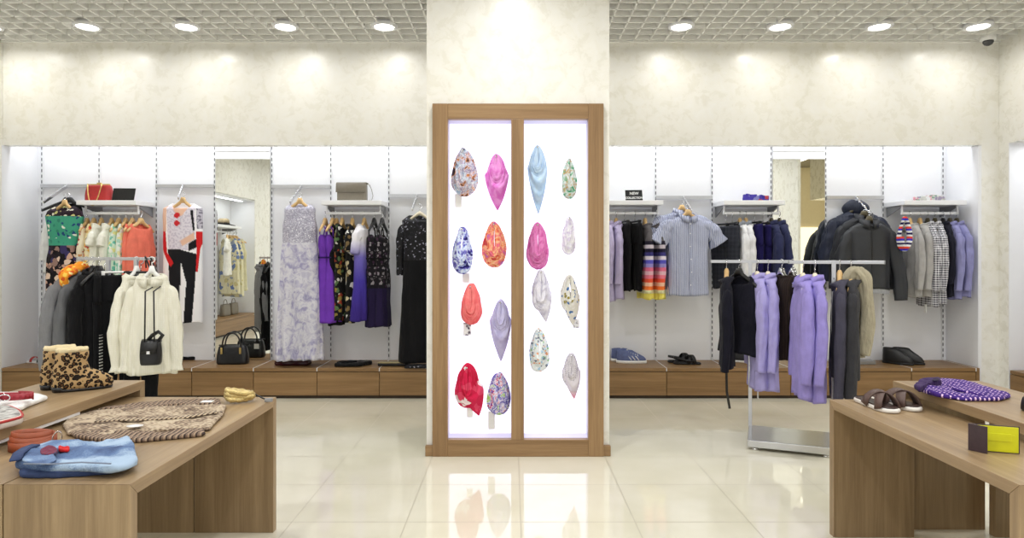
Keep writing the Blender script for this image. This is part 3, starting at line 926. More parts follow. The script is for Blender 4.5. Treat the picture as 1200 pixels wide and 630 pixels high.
garment('blouse', 'white blouse mostly hidden behind the green dress', 'blouse', 'white blouse behind the green dress', 77, 246, 6.08, .6, .17, .05, 0, WHITEC, 'blouse', sl=.42, sr=(.05, .045, .04), out=.02, hang=False)
garment('dress', 'plain black dress hanging behind the green dress', 'dress', 'black dress behind the green dress', 80, 238, 6.16, .62, .17, .05, 0, BLACK, 'tank', hk='black', hl=.25, hook=.09)

SHZ = PZ(234.5, 5.95)
NZ = RAILZ + .006 - .115
BT = 'tops on the rail under the red bag shelf'
RED1 = fab('floral', (232, 222, 196), (196, 84, 70), (210, 150, 90), (232, 222, 196), (176, 60, 60), scale=30, p=.42)
RED2 = fab('floral', (238, 220, 170), (200, 70, 60), (232, 178, 70), (238, 226, 190), (150, 120, 80), scale=24, p=.5)
MINT1 = fab('floral', (206, 228, 208), (130, 200, 170), (226, 224, 150), (236, 240, 232), (110, 190, 170), scale=26, p=.5)
MINT2 = fab('floral', (226, 236, 224), (140, 204, 180), (232, 230, 170), (244, 244, 240), (170, 214, 196), scale=22, p=.5)
CORAL = fab('plain', (244, 126, 104), wr=.6)
WTEE = fab('plain', (244, 241, 228))
for px, name, label, short, mat, sl, w, yw in (
        (102, 'floral_top', 'cream top with small red flowers, leftmost on the rail under the red bag', 'leftmost red-flowered cream top', RED1, 0, .15, 98),
        (110, 'floral_top', 'yellow and red floral top, second on the rail under the red bag', 'yellow and red floral top', RED2, 0, .15, 98),
        (119, 't_shirt', 'white short-sleeved tee beside the yellow floral top', 'white tee beside the yellow floral top', WTEE, .15, .14, 84),
        (131, 't_shirt', 'white short-sleeved tee beside the mint floral tops', 'white tee beside the mint tops', WTEE, .15, .14, 84),
        (139, 'floral_top', 'mint green floral top next to the white tee', 'left mint floral top', MINT1, 0, .14, 90),
        (147.5, 'floral_top', 'paler white and mint floral top next to the coral tops', 'paler mint floral top', MINT2, 0, .14, 92),
        (155, 'sleeveless_top', 'coral sleeveless top partly behind the front coral top', 'rear coral top', CORAL, 0, .15, 92),
        (165, 'sleeveless_top', 'bright coral lace sleeveless top, rightmost under the red bag shelf', 'front coral top', CORAL, 0, .16, 72)):
    garment(name, label, 'top', short, px, 0, RAILY, .64, w, .045, yw, mat, 'tank' if not sl else 'blouse', sl=sl, sr=(.044, .042, .04), out=.015, Z=NZ, group=BT, collar='crew' if sl else None, scoop=.05, hk='plain')

# shelf goods
t = thing('handbag', 'small red handbag with a gold chain on the left wall shelf', 'bag', (PX(116.5, 6.1), 6.1, SHZ))
REDL = simple('red_leather', (176, 44, 44), .4, 0, .08, 40, .15)
obj('bag_body', bag_body(.25, .1, .155, .75, .55, belly=.12), REDL, t)
obj('frame_clasp', MB().box(-.1, .1, -.012, .012, .15, .168).box(-.02, .02, -.01, .01, .168, .18), GOLD, t, False, .003)
pts = []
for i in range(26):
    u = i / 25
    pts.append((-.075 + .135 * u, -.055 - .035 * math.sin(PI * u) ** .6, .165 - .21 * math.sin(PI * min(1, u * 1.0)) ** .75))
m = MB()
for i, p in enumerate(pts[:-1]):
    q = pts[i + 1]
m.tube(pts, [.0045 + .0022 * (i % 2) for i in range(26)], 6)
obj('gold_chain', m, GOLD, t)
t = thing('sign_plate', 'glossy black upright plate beside the red handbag', 'sign', (PX(145, 6.08), 6.08, SHZ), R(3))
obj('plate', MB().prism([(-.112, 0), (.092, 0), (.112, .125), (-.092, .125)], 'y', -.004, .004), BLACKGLOSS, t, False, .002)
obj('foot', MB().box(-.06, .06, 0.0, .06, 0, .004), BLACKGLOSS, t, False)

# printed tunic
AT = fab('attr', wr=.15)
PRN = 'white tunic printed with a woman in red gloves and black trousers'
tpr = [(0, .1, .045), (-.015, .13, .05), (-.05, .185, .055), (-.12, .19, .06), (-.3, .185, .06), (-1.14, .185, .065)]
tun, cl = garment('printed_tunic', PRN, 'dress', 'white printed tunic', 214.5, 238, 6.13, 1.16, prof=tpr, mat=AT, w=.18, n=190, step=.008, fold=(.001, .004, .2), scoop=.06, hook=.10, wr=.003)
POLY = [((190, 270), (197, 271), (199, 295), (207, 307), (204, 312), (200, 307), (192, 290), 'r'), ((232, 271), (240, 271), (236, 292), (233, 292), 'r'), ((233, 292), (236, 292), (234, 318), (232, 318), 'r'),
        ((224, 285), (233, 279), (234, 289), (224, 294), 'k'), ((215, 282), (230, 272), (231, 280), (217, 288), 's'),
        ((200, 291), (216, 291), (216, 325), (212, 379), (205, 379), (202, 330), 'k'), ((212, 291), (233, 297), (231, 335), (228, 378), (219, 378), (222, 330), 'k'),
        ((192, 244), (198, 240), (198, 271), (191, 271), 's'), ((226, 246), (229, 246), (231, 270), (229, 270), 'k'),
        ((203, 240), (226, 240), (217, 253), (211, 253), 's'), ((198, 242), (231, 242), (231, 292), (201, 294), 'g'), ((189, 243), (193, 243), (192, 268), (189, 268), 'q'), ((232, 244), (240, 244), (240, 268), (233, 268), 'q')]
PC = {'r': (204, 34, 38), 'k': (24, 24, 28), 's': (226, 184, 160), 'g': (222, 216, 226), 'q': (190, 186, 198)}


def inside(p, poly):
    r = False
    for i in range(len(poly)):
        (x1, y1), (x2, y2) = poly[i - 1], poly[i]
        if (y1 > p[1]) != (y2 > p[1]) and p[0] < (x2 - x1) * (p[1] - y1) / (y2 - y1) + x1: r = not r
    return r


for ch in tun.children:
    if ch.name.startswith('body'):
        at = ch.data.color_attributes.new('print', 'FLOAT_COLOR', 'POINT')
        for i, v in enumerate(ch.data.vertices):
            c = (242, 240, 242)
            p = (214.5 + v.co.x * 122, 238 - v.co.z * 121.5)
            if v.co.y < .004:
                for q in ((211, 252.5), (211, 261.5)):
                    if (p[0] - q[0]) ** 2 + (p[1] - q[1]) ** 2 < 11: c = (200, 40, 46); break
                else:
                    for pl in POLY:
                        if inside(p, pl[:-1]):
                            c = PC[pl[-1]]
                            if pl[-1] in 'gq' and noise.noise((v.co.x * 60, 0, v.co.z * 60)) > .1: c = (198, 190, 206) if pl[-1] == 'g' else (120, 116, 130)
                            break
            at.data[i].color = lin(c)

# silver gown
SILV = fab('sequin', (160, 158, 176), (196, 194, 208), (244, 244, 248), scale=130, rough=.4, p=.55, metal=.15)
LAVP = fab('water', (160, 156, 190), (186, 183, 206), (206, 204, 216), (220, 219, 226), (196, 194, 212), scale=13, p=.8)
gpr = [(0, .085, .05), (-.015, .12, .06), (-.045, .142, .07), (-.12, .14, .08), (-.22, .155, .09), (-.345, .158, .09), (-.37, .16, .092), (-.5, .17, .1), (-1.44, .232, .125)]
garment('evening_gown', 'long silver sleeveless gown with sparkling bodice and pale floral skirt', 'dress', 'silver gown', 351.5, 239, 5.955, 1.44, prof=gpr, w=.19, split=[(-.36, 'bodice', SILV), (None, 'skirt', LAVP)], fold=(.001, .042, .085), scoop=.04, hook=.10, wr=.008)

# taupe bag
t = thing('handbag', 'boxy taupe handbag with a thin strap on the wall shelf', 'bag', (PX(413, 6.1), 6.1, SHZ), R(-2))
TAUPE = simple('taupe_leather', (128, 120, 106), .45, 0, .05, 50, .12)
obj('bag_body', bag_body(.275, .1, .17, .8, .25, bulge=.01), TAUPE, t)
obj('flap', MB().loft([[(-.142, y, z), (.142, y, z)] for y, z in ((.045, .165), (.04, .178), (-.035, .178), (-.053, .165), (-.058, .12), (-.06, .085))], closed=False), TAUPE, t, solid=.005)
obj('strap', MB().strip([(.135, 0, .17), (.165, -.01, .16), (.19, -.02, .11), (.205, -.03, .05), (.195, -.035, .012), (.15, -.03, .008)], .012, .003, [(0, 0, 1), (.3, 0, 1), (1, 0, .3), (1, 0, 0), (.7, 0, .5), (0, 0, 1)]), TAUPE, t)
obj('strap_ring', MB().tube([(-.14 + .012 * math.cos(a), 0, .168 + .012 * math.sin(a)) for a in [2 * PI * k / 12 for k in range(12)]], .003, 6, closed=True), CHROME, t)

# dresses on the rail under the taupe bag
DR = 'dresses on the rail under the taupe bag shelf'
PURPLE = fab('plain', (118, 62, 186))
DPRINT = fab('floral', (18, 16, 18), (150, 60, 40), (190, 186, 180), (18, 16, 18), (84, 110, 70), (18, 16, 18), (140, 120, 60), scale=24, p=.55)
DGOLD = fab('floral', (20, 19, 20), (196, 184, 150), (20, 19, 20), (120, 100, 66), (214, 212, 206), (20, 19, 20), scale=19, p=.5)
OMBRE = fab('ombre', (58, 40, 128), (70, 56, 160), (120, 110, 200), (236, 234, 240), axis='z', p=(-.82, 0, (0, .35, .62, .82)))
LACE = fab('floral', (22, 20, 26), (90, 84, 90), (22, 20, 26), (60, 40, 60), (140, 134, 140), scale=30, p=.45)
NAVYV = fab('plain', (34, 24, 62))
spr = [(0, .08, .04), (-.03, .105, .05), (-.1, .11, .055), (-.2, .09, .05), (-.24, .09, .05), (-.4, .11, .06), (-.84, .125, .075)]


def strappy(name, label, short, px, L, yaw, mat, sc, hk, split=None, brooch=None, pr=None):
    q = [(z * L / .84, w_, d_) for z, w_, d_ in (pr or spr)]
    z = NZ - .1
    t, c = garment(name, label, 'dress', short, px, 0, RAILY, L, prof=q, mat=mat, yaw=yaw, Z=z, hang=False, group=DR, scoop=.05, fold=(.001, .02, .06), split=split)
    for s in (-1, 1):
        obj('strap', MB().tube([(s * .075, -.03, -.02), (s * .085, -.028, .04), (s * .09, 0, .1), (s * .085, .028, .04), (s * .075, .03, 0.0)], .006, 6), sc, t)
    pts = [c.point(-.22 * L / .84, 2 * PI * k / 28) for k in range(28)]
    obj('waistband', MB().tube([(p[0] * 1.01, p[1] * 1.01, p[2]) for p in pts], .009, 6, closed=True), sc if hk == 'black' else fab('plain', (50, 26, 96)), t)
    if brooch:
        p = c.front(.04, -.1)
        m = MB().lathe([(.0005, -.014), (.012, -.012), (.027, -.004), (.03, .004), (.02, .012), (.0005, .014)], 16)
        m.v = [(v[0] + p[0], v[2] + p[1] - .01, v[1] + p[2]) for v in m.v]
        obj('flower_brooch', m, WHITEC, t)
    hanger(short, (PX(px, RAILY), RAILY, NZ), R(yaw), hk, .19, group='clothes hangers')
    return t


strappy('cocktail_dress', 'purple strappy dress with a white flower, left one of the purple pair', 'left purple dress', 381, .82, 92, PURPLE, PURPLE, 'plain', brooch=1)
strappy('cocktail_dress', 'purple strappy dress with a white flower, right one of the purple pair', 'right purple dress', 390, .82, 88, PURPLE, PURPLE, 'plain', brooch=1)
garment('dress', 'plain black dress showing beside the purple dresses', 'dress', 'plain black dress beside the purple pair', 394.5, 0, RAILY + .03, .95, .13, .05, 82, BLACK, 'tank', Z=NZ, group=DR, hk='plain')
garment('dress', 'black dress with red and green print beside the plain black dress', 'dress', 'black dress with red and green print', 401, 0, RAILY, .9, .14, .045, 84, DPRINT, 'shirt', Z=NZ, group=DR, sl=.2, sr=(.045, .042, .038), out=.01, hk='plain', scoop=.07)
garment('dress', 'black dress with beige print beside the blue ombre dress', 'dress', 'black dress with beige print', 413, 0, RAILY, .92, .14, .045, 88, DGOLD, 'shirt', Z=NZ, group=DR, hk='plain', sl=.2, sr=(.055, .05, .045), out=.02, scoop=.07)
garment('ombre_dress', 'dress fading from white shoulders to blue-violet hem', 'dress', 'white to violet ombre dress', 427, 0, RAILY, .9, .15, .05, 74, OMBRE, [(0, .075, .05), (-.02, .1, .055), (-.06, .14, .06), (-.12, .15, .065), (-.4, .14, .065), (-.9, .19, .09)], Z=NZ, group=DR, hk='plain', sl=.22, sr=(.06, .055, .05), out=.03, scoop=.06)
lpr = [(0, .08, .045), (-.03, .115, .06), (-.15, .12, .06), (-.3, .11, .055), (-.32, .13, .06), (-.5, .12, .06), (-.84, .125, .065)]
strappy('lace_dress', 'black lace and navy strappy dress, left of the matching pair', 'left lace dress', 438.5, .86, 88, LACE, BLACK, 'black', [(-.5, 'lace_bodice', LACE), (None, 'navy_skirt', NAVYV)], pr=lpr)
strappy('lace_dress', 'black lace and navy strappy dress, right of the matching pair', 'right lace dress', 448, .86, 88, LACE, BLACK, 'black', [(-.5, 'lace_bodice', LACE), (None, 'navy_skirt', NAVYV)], pr=lpr)

# black gown
BSEQ = fab('sequin', (14, 14, 18), (34, 34, 42), (150, 150, 165), scale=85, rough=.4, p=.8)
gpr = [(0, .1, .05), (-.02, .13, .06), (-.05, .165, .07), (-.12, .16, .08), (-.3, .15, .085), (-.45, .145, .085), (-.6, .16, .09), (-1.38, .2, .12)]
garment('evening_gown', 'long black gown with sparkling bodice beside the scarf column', 'dress', 'black gown', 492, 252, 5.965, 1.36, prof=gpr, w=.18, split=[(-.42, 'sequin_bodice', BSEQ), (None, 'skirt', BLACK)], fold=(.001, .014, .1), scoop=.06, sl=.5, smat=BSEQ, sr=(.05, .042, .035), out=.0, hook=.1, hk='cream')

# goods on the left benches
def bp(px, py, z=.28): Y = (H - z) * F / (py - 300); return (PX(px, Y), Y)


BX, BY = bp(273, 426)
t = thing('handbag', 'black leather handbag with two handles in front of the left mirror', 'bag', (BX, BY, .2805), R(4))
obj('bag_body', bag_body(.29, .13, .175, .55, .6, bulge=.05, belly=.12), BLACKLEATHER, t)
for s in (-1, 1): obj('handle', arch(.17, .15, s * .035, .15, .0075, lean=s * .012), BLACKLEATHER, t)
for s in (-1, 1): obj('metal_clasp', MB().box(s * .085 - .009, s * .085 + .009, -.062, -.05, .1, .16), GOLD, t, False, .003)
obj('zip_edge', MB().tube([(-.13, 0, .178), (0, 0, .182), (.15, 0, .182)], .005, 6), BLACKLEATHER, t)
obj('price_tag', MB().box(.06, .11, .052, .055, .09, .14), PAPER, t, False)

BURG = simple('burgundy_leather', (66, 20, 32), .25, 0, .1, 40, .1)
BX, BY = bp(343.5, 427)
t = thing('clutch_bag', 'flat glossy burgundy clutch lying on the bench under the silver gown', 'bag', (BX, BY, .2805))
obj('bag_body', soft_slab([(-.165, -.05), (.15, -.05), (.165, .05), (-.15, .05)], .034, 3, .002), BURG, t)
obj('flap', soft_slab([(-.16, -.052), (.148, -.052), (.16, .03), (-.148, .03)], .012, 4, .002, z0=.03), BURG, t)
BX, BY = bp(414, 428)
t = thing('folded_knitwear', 'black folded top lying on the bench below the purple dresses', 'top', (BX, BY, .2805))
obj('body', soft_slab([(-.16, -.09), (.08, -.09), (.17, .05), (.15, .1), (-.08, .09), (-.11, .05)], .035, 5, .008), fab('sequin', (16, 16, 18), (30, 30, 34), (90, 90, 96), scale=70, rough=.5), t)
obj('folded_sleeve', soft_slab([(-.15, -.06), (.0, -.07), (.05, -.02), (-.1, 0)], .018, 6, .005, z0=.03), BLACK, t)
BX, BY = bp(462, 428)
t = thing('clutch_bag', 'flat black and gold clutch on the bench left of the black gown', 'bag', (BX, BY, .2805))
obj('bag_body', soft_slab([(-.15, -.05), (.13, -.05), (.15, .05), (-.13, .05)], .03, 7, .002), BLACKLEATHER, t)
obj('gold_flap', soft_slab([(-.15, -.053), (.11, -.053), (.13, .02), (-.14, .02)], .01, 8, .0015, z0=.027), simple('dull_gold', (166, 152, 110), .35, .5, .1), t)
BX, BY = bp(490, 430)
t = thing('folded_knitwear', 'black sparkling folded top on the bench under the black gown', 'top', (BX, BY - .03, .2805))
obj('body', soft_slab([(-.12, -.05), (.13, -.05), (.15, .05), (-.09, .06)], .025, 9, .006), BSEQ, t)
BX, BY = bp(221, 421)
t = thing('folded_knitwear', 'small black folded knit on the bench below the white printed tunic', 'top', (BX, BY, .2805))
obj('body', soft_slab([(-.08, -.05), (.07, -.05), (.09, .03), (-.05, .05)], .03, 10, .006), BLACK, t)
BX, BY = bp(44, 425)
t = thing('sandal', 'red and white sandal at the far left end of the bench', 'shoe', (BX, BY, .2805), R(160))
obj('sole', soft_slab([(-.12, -.035), (.12, -.04), (.12, .04), (-.12, .035)], .016, 2, .001), WHITEP, t)
for i, x in enumerate((-.06, .04)):
    obj('strap', MB().strip([(x, -.04 * math.cos(PI * k / 8) * 1, .012 + .045 * math.sin(PI * k / 8)) for k in range(9)], .03, .004, [(0, -math.cos(PI * k / 8), math.sin(PI * k / 8)) for k in range(9)]), REDL if i else BLACKLEATHER, t)

# ================================================================== LEFT RACK
def rack(label, c, ang, bars, zbar, base, posts):
    t = thing('garment_rack', label, 'clothes rack', (c[0], c[1], 0), ang)
    bw, bd = base
    obj('base_plate', MB().box(-bw / 2, bw / 2, -bd / 2, bd / 2, .022, .07), STEELPLATE, t, False, .004)
    for sx in (-1, 1):
        for sy in (-1, 1):
            obj('foot', MB().lathe([(.022, 0), (.024, .006), (.014, .012), (.012, .022)], 16, (sx * (bw / 2 - .05), sy * (bd / 2 - .04), 0)), CHROME, t)
    for px_, py_ in posts:
        obj('post', MB().box(px_ - .0125, px_ + .0125, py_ - .0125, py_ + .0125, .06, zbar + .012), STEEL, t, False, .002)
        o = MB(); z = .45
        while z < zbar - .1: o.box(px_ - .003, px_ + .003, py_ - .0135, py_ - .0124, z, z + .012); z += .05
        o = obj('post_holes', o, SLOT, t, False); o['kind'] = 'stuff'
    for (x0, x1, y_) in bars:
        b = obj('crossbar', MB().box(x0, x1, y_ - .009, y_ + .009, zbar - .011, zbar + .011), STEEL, t, False, .002)
        for x in (x0, x1): obj('end_cap', MB().box(x - .004, x + .004, y_ - .010, y_ + .010, zbar - .012, zbar + .012), GREYMETAL, b, False, .002)
    return t


LRY = 4.62; LRZ = PZ(303, LRY)
lc = (PX(138, LRY), LRY)
rack('steel garment rack with cream blouses and grey jackets, behind the left tables', lc, R(2), [(-.285, .27, 0)], LRZ, (.5, .4), [(PX(127, LRY) - lc[0], 0.0), (.13, 0.0)])
LN = LRZ + .008 - .115
LG = 'clothes on the left rack'
GREYW = fab('plain', (128, 129, 132), wr=.35); GREYW2 = fab('plain', (104, 105, 108), wr=.35)
CREAM = fab('dots', (232, 229, 212), (243, 241, 230), scale=75)


def lg(*a, **k):
    k.setdefault('group', LG); k.setdefault('Z', LN)
    return garment(*a, **k)


lg('jacket', 'lighter grey jacket at the left end of the left rack, under the orange scarf', 'jacket', 'lighter grey jacket', 93, 0, LRY, .80, .18, .05, 60, GREYW, 'jacket', sl=.6, sr=(.065, .058, .05), out=.03, hk='black', collar='shirt')
lg('jacket', 'darker grey jacket, second from the left on the left rack', 'jacket', 'darker grey jacket', 101, 0, LRY, .80, .17, .05, 72, GREYW2, 'jacket', sl=.6, sr=(.06, .055, .045), out=.02, hk='black', collar='shirt')
lg('coat', 'long black coat next to the grey jackets on the left rack', 'coat', 'long black coat', 108.5, 0, LRY, 1.0, .17, .05, 88, BLACK, 'jacket', sl=.6, sr=(.058, .05, .042), out=.02, hk='black', collar='shirt')
lg('dress', 'black dress in the middle of the left rack, left of the post', 'dress', 'black dress left of the rack post', 116, 0, LRY, 1.02, .15, .045, 92, BLACK, 'shirt', hk='black', hl=.2)
SIDEST = fab('stripe', (20, 20, 22), (20, 20, 22), (226, 226, 224), scale=46, axis='z')
tl = trousers('trousers', 'black trousers with a white ladder stripe beside the left rack post', 'trousers', 'black ladder-striped trousers', 122.5, 322, LRY, .97, .13, .025, 96, BLACK, 'black', group=LG)
obj('ladder_stripe', MB().box(-.128, -.085, -.031, -.027, -.96, -.42), SIDEST, tl, False, label='white ladder stripe')
trousers('trousers', 'black trousers with white clips right of the left rack post', 'trousers', 'black trousers right of the left rack post', 139, 322, LRY, .95, .13, .03, 32, BLACK, 'white', group=LG)
trousers('trousers', 'black trousers showing below the front cream blouse', 'trousers', 'black trousers behind the cream blouse', 165, 322, LRY, 1.05, .12, .03, 14, BLACK, 'black', group=LG)
bl = dict(collar='peter', sl=.62, sr=(.05, .052, .024), out=.035, cuff=.9, hk='white', fold=(.001, .02, .075), wr=.008)
lg('blouse', 'cream long-sleeved blouse behind the front cream blouse', 'blouse', 'rear cream blouse', 160, 0, LRY, .7, .13, .05, 66, CREAM, 'blouse', **bl)
lg('blouse', 'cream sheer blouse facing front at the end of the left rack', 'blouse', 'front cream blouse', 178, 0, LRY - .11, .70, .135, .055, 10, CREAM, 'blouse', **bl)
# orange scarf over the jacket shoulder
ORS = fab('floral', (238, 150, 44), (216, 92, 40), (246, 206, 90), (230, 120, 60), (250, 224, 150), scale=32, p=.5)
p0 = Vector((PX(97, LRY), LRY - .01, LN + .05)); p1 = Vector((PX(72, 4.45), 4.46, LN - .03))
t = thing('scarf', 'orange and yellow scarf wrapped over the lighter grey jacket', 'scarf', p0)
d = p1 - p0
sp = [Vector((.02, .06, -.06)), d * .03 + Vector((.01, .0, .0)), d * .3 + Vector((0, -.01, .012)), d * .6 + Vector((0, -.02, .014)), d * .85 + Vector((0, -.02, .0)), d * .95 + Vector((-.01, .03, -.05))]
obj('body', sleeve_mesh(sp, [.02, .032, .036, .038, .034, .024], 4, 28, .8, .25, rough=1.8), ORS, t)
# black bag on long straps
t = thing('handbag', 'small black handbag hanging by long straps before the cream blouse', 'bag', (PX(177, 4.36), 4.36, PZ(427, 4.36)), R(12))
obj('bag_body', bag_body(.125, .07, .16, .7, .5, bulge=.08), BLACKLEATHER, t)
obj('flap', MB().loft([[(-.06 + .004 * i, y, z), (.06 - .004 * i, y, z)] for i, (y, z) in enumerate(((.03, .155), (.0, .172), (-.032, .16), (-.046, .11), (-.046, .08)))], closed=False), BLACKLEATHER, t, solid=.006)
obj('buckle', MB().box(-.012, .012, -.058, -.048, .078, .1), CHROME, t, False, .003)
obj('top_handle', MB().tube([(-.02, 0, .165), (.01, -.01, .2), (.05, -.015, .225), (.075, -.01, .2), (.05, 0, .165)], .013, 8), BLACKLEATHER, t)
zt_ = LRZ + .014 - PZ(427, 4.36)
Z_ = Vector((PX(173, LRY) - PX(177, 4.36), LRY - 4.36, 0)); Z_.rotate(__import__('mathutils').Euler((0, 0, -R(12))))
for s in (-1, 1):
    obj('long_strap', MB().tube([(s * .03 + .0, -.03, .15), (s * .026 + .0, -.03, .5), (s * .02, Z_.y * .6, zt_ - .2), (Z_.x + s * .016, Z_.y, zt_ + .002), (Z_.x + s * .016, Z_.y + .02, zt_ - .08)], .0055, 6), BLACKLEATHER, t)
# ================================================================== RIGHT ALCOVE
LILAC = fab('plain', (190, 180, 214)); LILACS = fab('plain', (176, 168, 224), wr=.6)
LILACS2 = fab('plain', (158, 146, 216), wr=.6)
BLUEST = fab('stripe', (112, 122, 160), (190, 194, 212), (150, 158, 190), (206, 208, 220), scale=52)
MULTI = fab('bands', (246, 232, 110), (232, 226, 180), (244, 120, 50), (240, 190, 160), (236, 90, 60), (232, 120, 140), (226, 180, 190), (222, 110, 140), (150, 140, 200), (90, 86, 190), (222, 214, 224), (60, 56, 120), (30, 26, 50), (200, 190, 200), (34, 30, 46), (92, 88, 90), axis='z', p=(-.68, -.13))
MSL = MULTI
R1 = 'clothes on the rail under the lettered sign shelf'
BUT = WHITEP
kw = dict(Z=NZ, hk='wood')
sh = dict(sl=.5, sr=(.055, .05, .04), out=.01, collar='shirt')
garment('shirt', 'pale lilac long-sleeved shirt partly hidden by the scarf column', 'shirt', 'pale lilac shirt beside the column', 713, 0, RAILY, .72, .17, .05, -90, LILAC, 'shirt', group=R1, **sh, **kw)
garment('shirt', 'pale lilac long-sleeved shirt left of the black trousers', 'shirt', 'pale lilac shirt by the black trousers', 722, 0, RAILY, .70, .17, .05, -88, LILAC, 'shirt', group=R1, **sh, **kw)
trousers('trousers', 'black trousers next to the pale lilac shirts', 'trousers', 'black trousers by the lilac shirts', 731.5, 262, RAILY, .64, .15, .03, -82, BLACK, 'black', group=R1)
trousers('trousers', 'black trousers left of the multicoloured striped sweaters', 'trousers', 'black trousers by the striped sweaters', 744, 262, RAILY, .64, .16, .03, -80, BLACK, 'black', group=R1)
garment('striped_sweater', 'multicolour striped sweater, left one of the pair', 'sweater', 'left striped sweater', 756, 0, RAILY, .70, .17, .05, -86, MULTI, 'shirt', group=R1, sl=.58, sr=(.055, .05, .042), out=.01, collar='crew', **kw)
garment('striped_sweater', 'multicolour striped sweater, right one of the pair by the striped shirts', 'sweater', 'right striped sweater', 769, 0, RAILY, .70, .17, .05, -84, MULTI, 'shirt', group=R1, sl=.58, sr=(.055, .05, .042), out=.01, collar='crew', **kw)

t = thing('lettered_sign', 'small black sign reading NEW COLLECTION on the shelf', 'sign', (PX(743, 6.02), 6.02, SHZ), R(-4))
obj('plate', MB().prism([(-.078, 0), (.082, 0), (.074, .102), (-.084, .102)], 'y', -.003, .003), BLACKGLOSS, t, False, .001)
obj('foot', MB().box(-.05, .05, .003, .05, 0, .004), BLACKGLOSS, t, False)
for txt, z, s in (('NEW', .058, .036), ('COLLECTION', .02, .0265)):
    cu = bpy.data.curves.new('lettering', 'FONT'); cu.body = txt; cu.size = s; cu.align_x = 'CENTER'; cu.extrude = .0006; cu.offset = .0008
    tmp = bpy.data.objects.new('lettering', cu); COL.objects.link(tmp)
    me = bpy.data.meshes.new_from_object(tmp.evaluated_get(bpy.context.evaluated_depsgraph_get()))
    bpy.data.objects.remove(tmp)
    o = bpy.data.objects.new('lettering', me); COL.objects.link(o); o.parent = t
    o.location = (0, -.0042, z); o.rotation_euler = (PI / 2, 0, 0)
    o.data.materials.append(WHITEP)

ss = dict(sl=.2, sr=(.085, .085, .08), out=.075, collar='shirt', fold=(.001, .008, .12))
garment('shirt', 'blue striped short-sleeved shirt behind the front striped shirt', 'shirt', 'rear blue striped shirt', 799, 247, 6.06, .74, .205, .06, 8, BLUEST, 'shirt', hook=.1, **ss)
garment('shirt', 'blue striped short-sleeved shirt facing front, open collar', 'shirt', 'front blue striped shirt', 806, 252.5, 5.94, .74, .205, .065, 8, BLUEST, 'shirt', placket=(0, .03, BLUEST, BUT), hook=.1, scoop=.05, **ss)

CHAR = fab('check', (52, 54, 62), (42, 44, 52), scale=24)
R3 = 'clothes on the rail under the purple scarf shelf'
NAVYVEL = fab('plain', (26, 20, 78), wr=.4); NAVY = fab('plain', (44, 48, 82)); WSH = fab('plain', (234, 234, 236))
trousers('trousers', 'dark grey checked trousers on a black clip hanger, left of the white shirts', 'trousers', 'dark grey checked trousers', 850, 265, RAILY, .6, .17, .03, -62, CHAR, 'black', group=R3)
trousers('trousers', 'black trousers between the grey checked trousers and the white shirts', 'trousers', 'black trousers beside the white shirts', 858, 264, RAILY, .6, .14, .03, -84, BLACK, 'black', group=R3)
garment('shirt', 'white shirt with grey collar, left one of the white pair', 'shirt', 'left white shirt', 867, 0, RAILY, .72, .17, .045, -90, WSH, 'shirt', group=R3, cmat=fab('plain', (150, 156, 166)), **sh, **kw)
garment('shirt', 'white shirt with grey collar, right one of the white pair', 'shirt', 'right white shirt', 874, 0, RAILY, .72, .17, .045, -90, WSH, 'shirt', group=R3, cmat=fab('plain', (150, 156, 166)), **sh, **kw)
trousers('trousers', 'navy velvet trousers next to the white shirts', 'trousers', 'navy velvet trousers by the white shirts', 884, 263, RAILY, .62, .15, .035, -84, NAVYVEL, 'black', group=R3)
trousers('trousers', 'navy velvet trousers next to the navy jackets', 'trousers', 'navy velvet trousers by the navy jackets', 894, 264, RAILY, .62, .15, .035, -86, NAVYVEL, 'black', group=R3)
jk = dict(sl=.58, sr=(.062, .056, .046), out=.01, collar='jacket', hk='bronze', Z=NZ)
garment('suit_jacket', 'navy suit jacket, left one of the pair before the right mirror', 'jacket', 'left navy jacket', 904, 0, RAILY, .72, .19, .05, -92, NAVY, 'jacket', group=R3, **jk)
garment('suit_jacket', 'navy suit jacket, right one of the pair before the right mirror', 'jacket', 'right navy jacket', 913.5, 0, RAILY, .72, .19, .05, -90, NAVY, 'jacket', group=R3, **jk)

PUFF = fab('plain', (36, 42, 62), rough=.5, sheen=0, spec=.4)
BLJ = simple('coated_black_cloth', (36, 38, 43), .5, 0, .12, 30, .3)
BLJ2 = simple('matt_black_cloth', (29, 31, 38), .6, 0, .1, 30, .3)
garment('puffer_jacket', 'navy hooded puffer jacket behind the black jackets', 'jacket', 'navy puffer jacket', 1004, 247, 6.17, .66, .21, .075, -12, PUFF, 'jacket', sl=.62, sr=(.085, .08, .06), out=.055, quilt=.075, hood=True, hk='bronze', hook=.1)
garment('jacket', 'black jacket hanging between the puffer and the front black jacket', 'jacket', 'middle black jacket', 1012, 254, 6.04, .64, .2, .06, -12, BLJ2, 'jacket', sl=.62, sr=(.065, .06, .05), out=.05, collar='jacket', hk='bronze', hook=.1)
j, c = garment('jacket', 'black collared zip jacket facing front before the navy puffer', 'jacket', 'front black jacket', 1018.5, 260, 5.92, .62, .19, .065, -10, BLJ, 'jacket', sl=.66, sr=(.07, .064, .05), out=.07, collar='jacket', hk='bronze', placket=(.0, .012, BLACKP, None), hook=.1)
obj('hem_lining', MB().loft([[(p[0] * .97, p[1] * .9, p[2]) for p in c.ring(-.615)], [(p[0] * .96, p[1] * .88, p[2] - .045) for p in c.ring(-.615)]]), fab('plain', (170, 172, 176)), j)

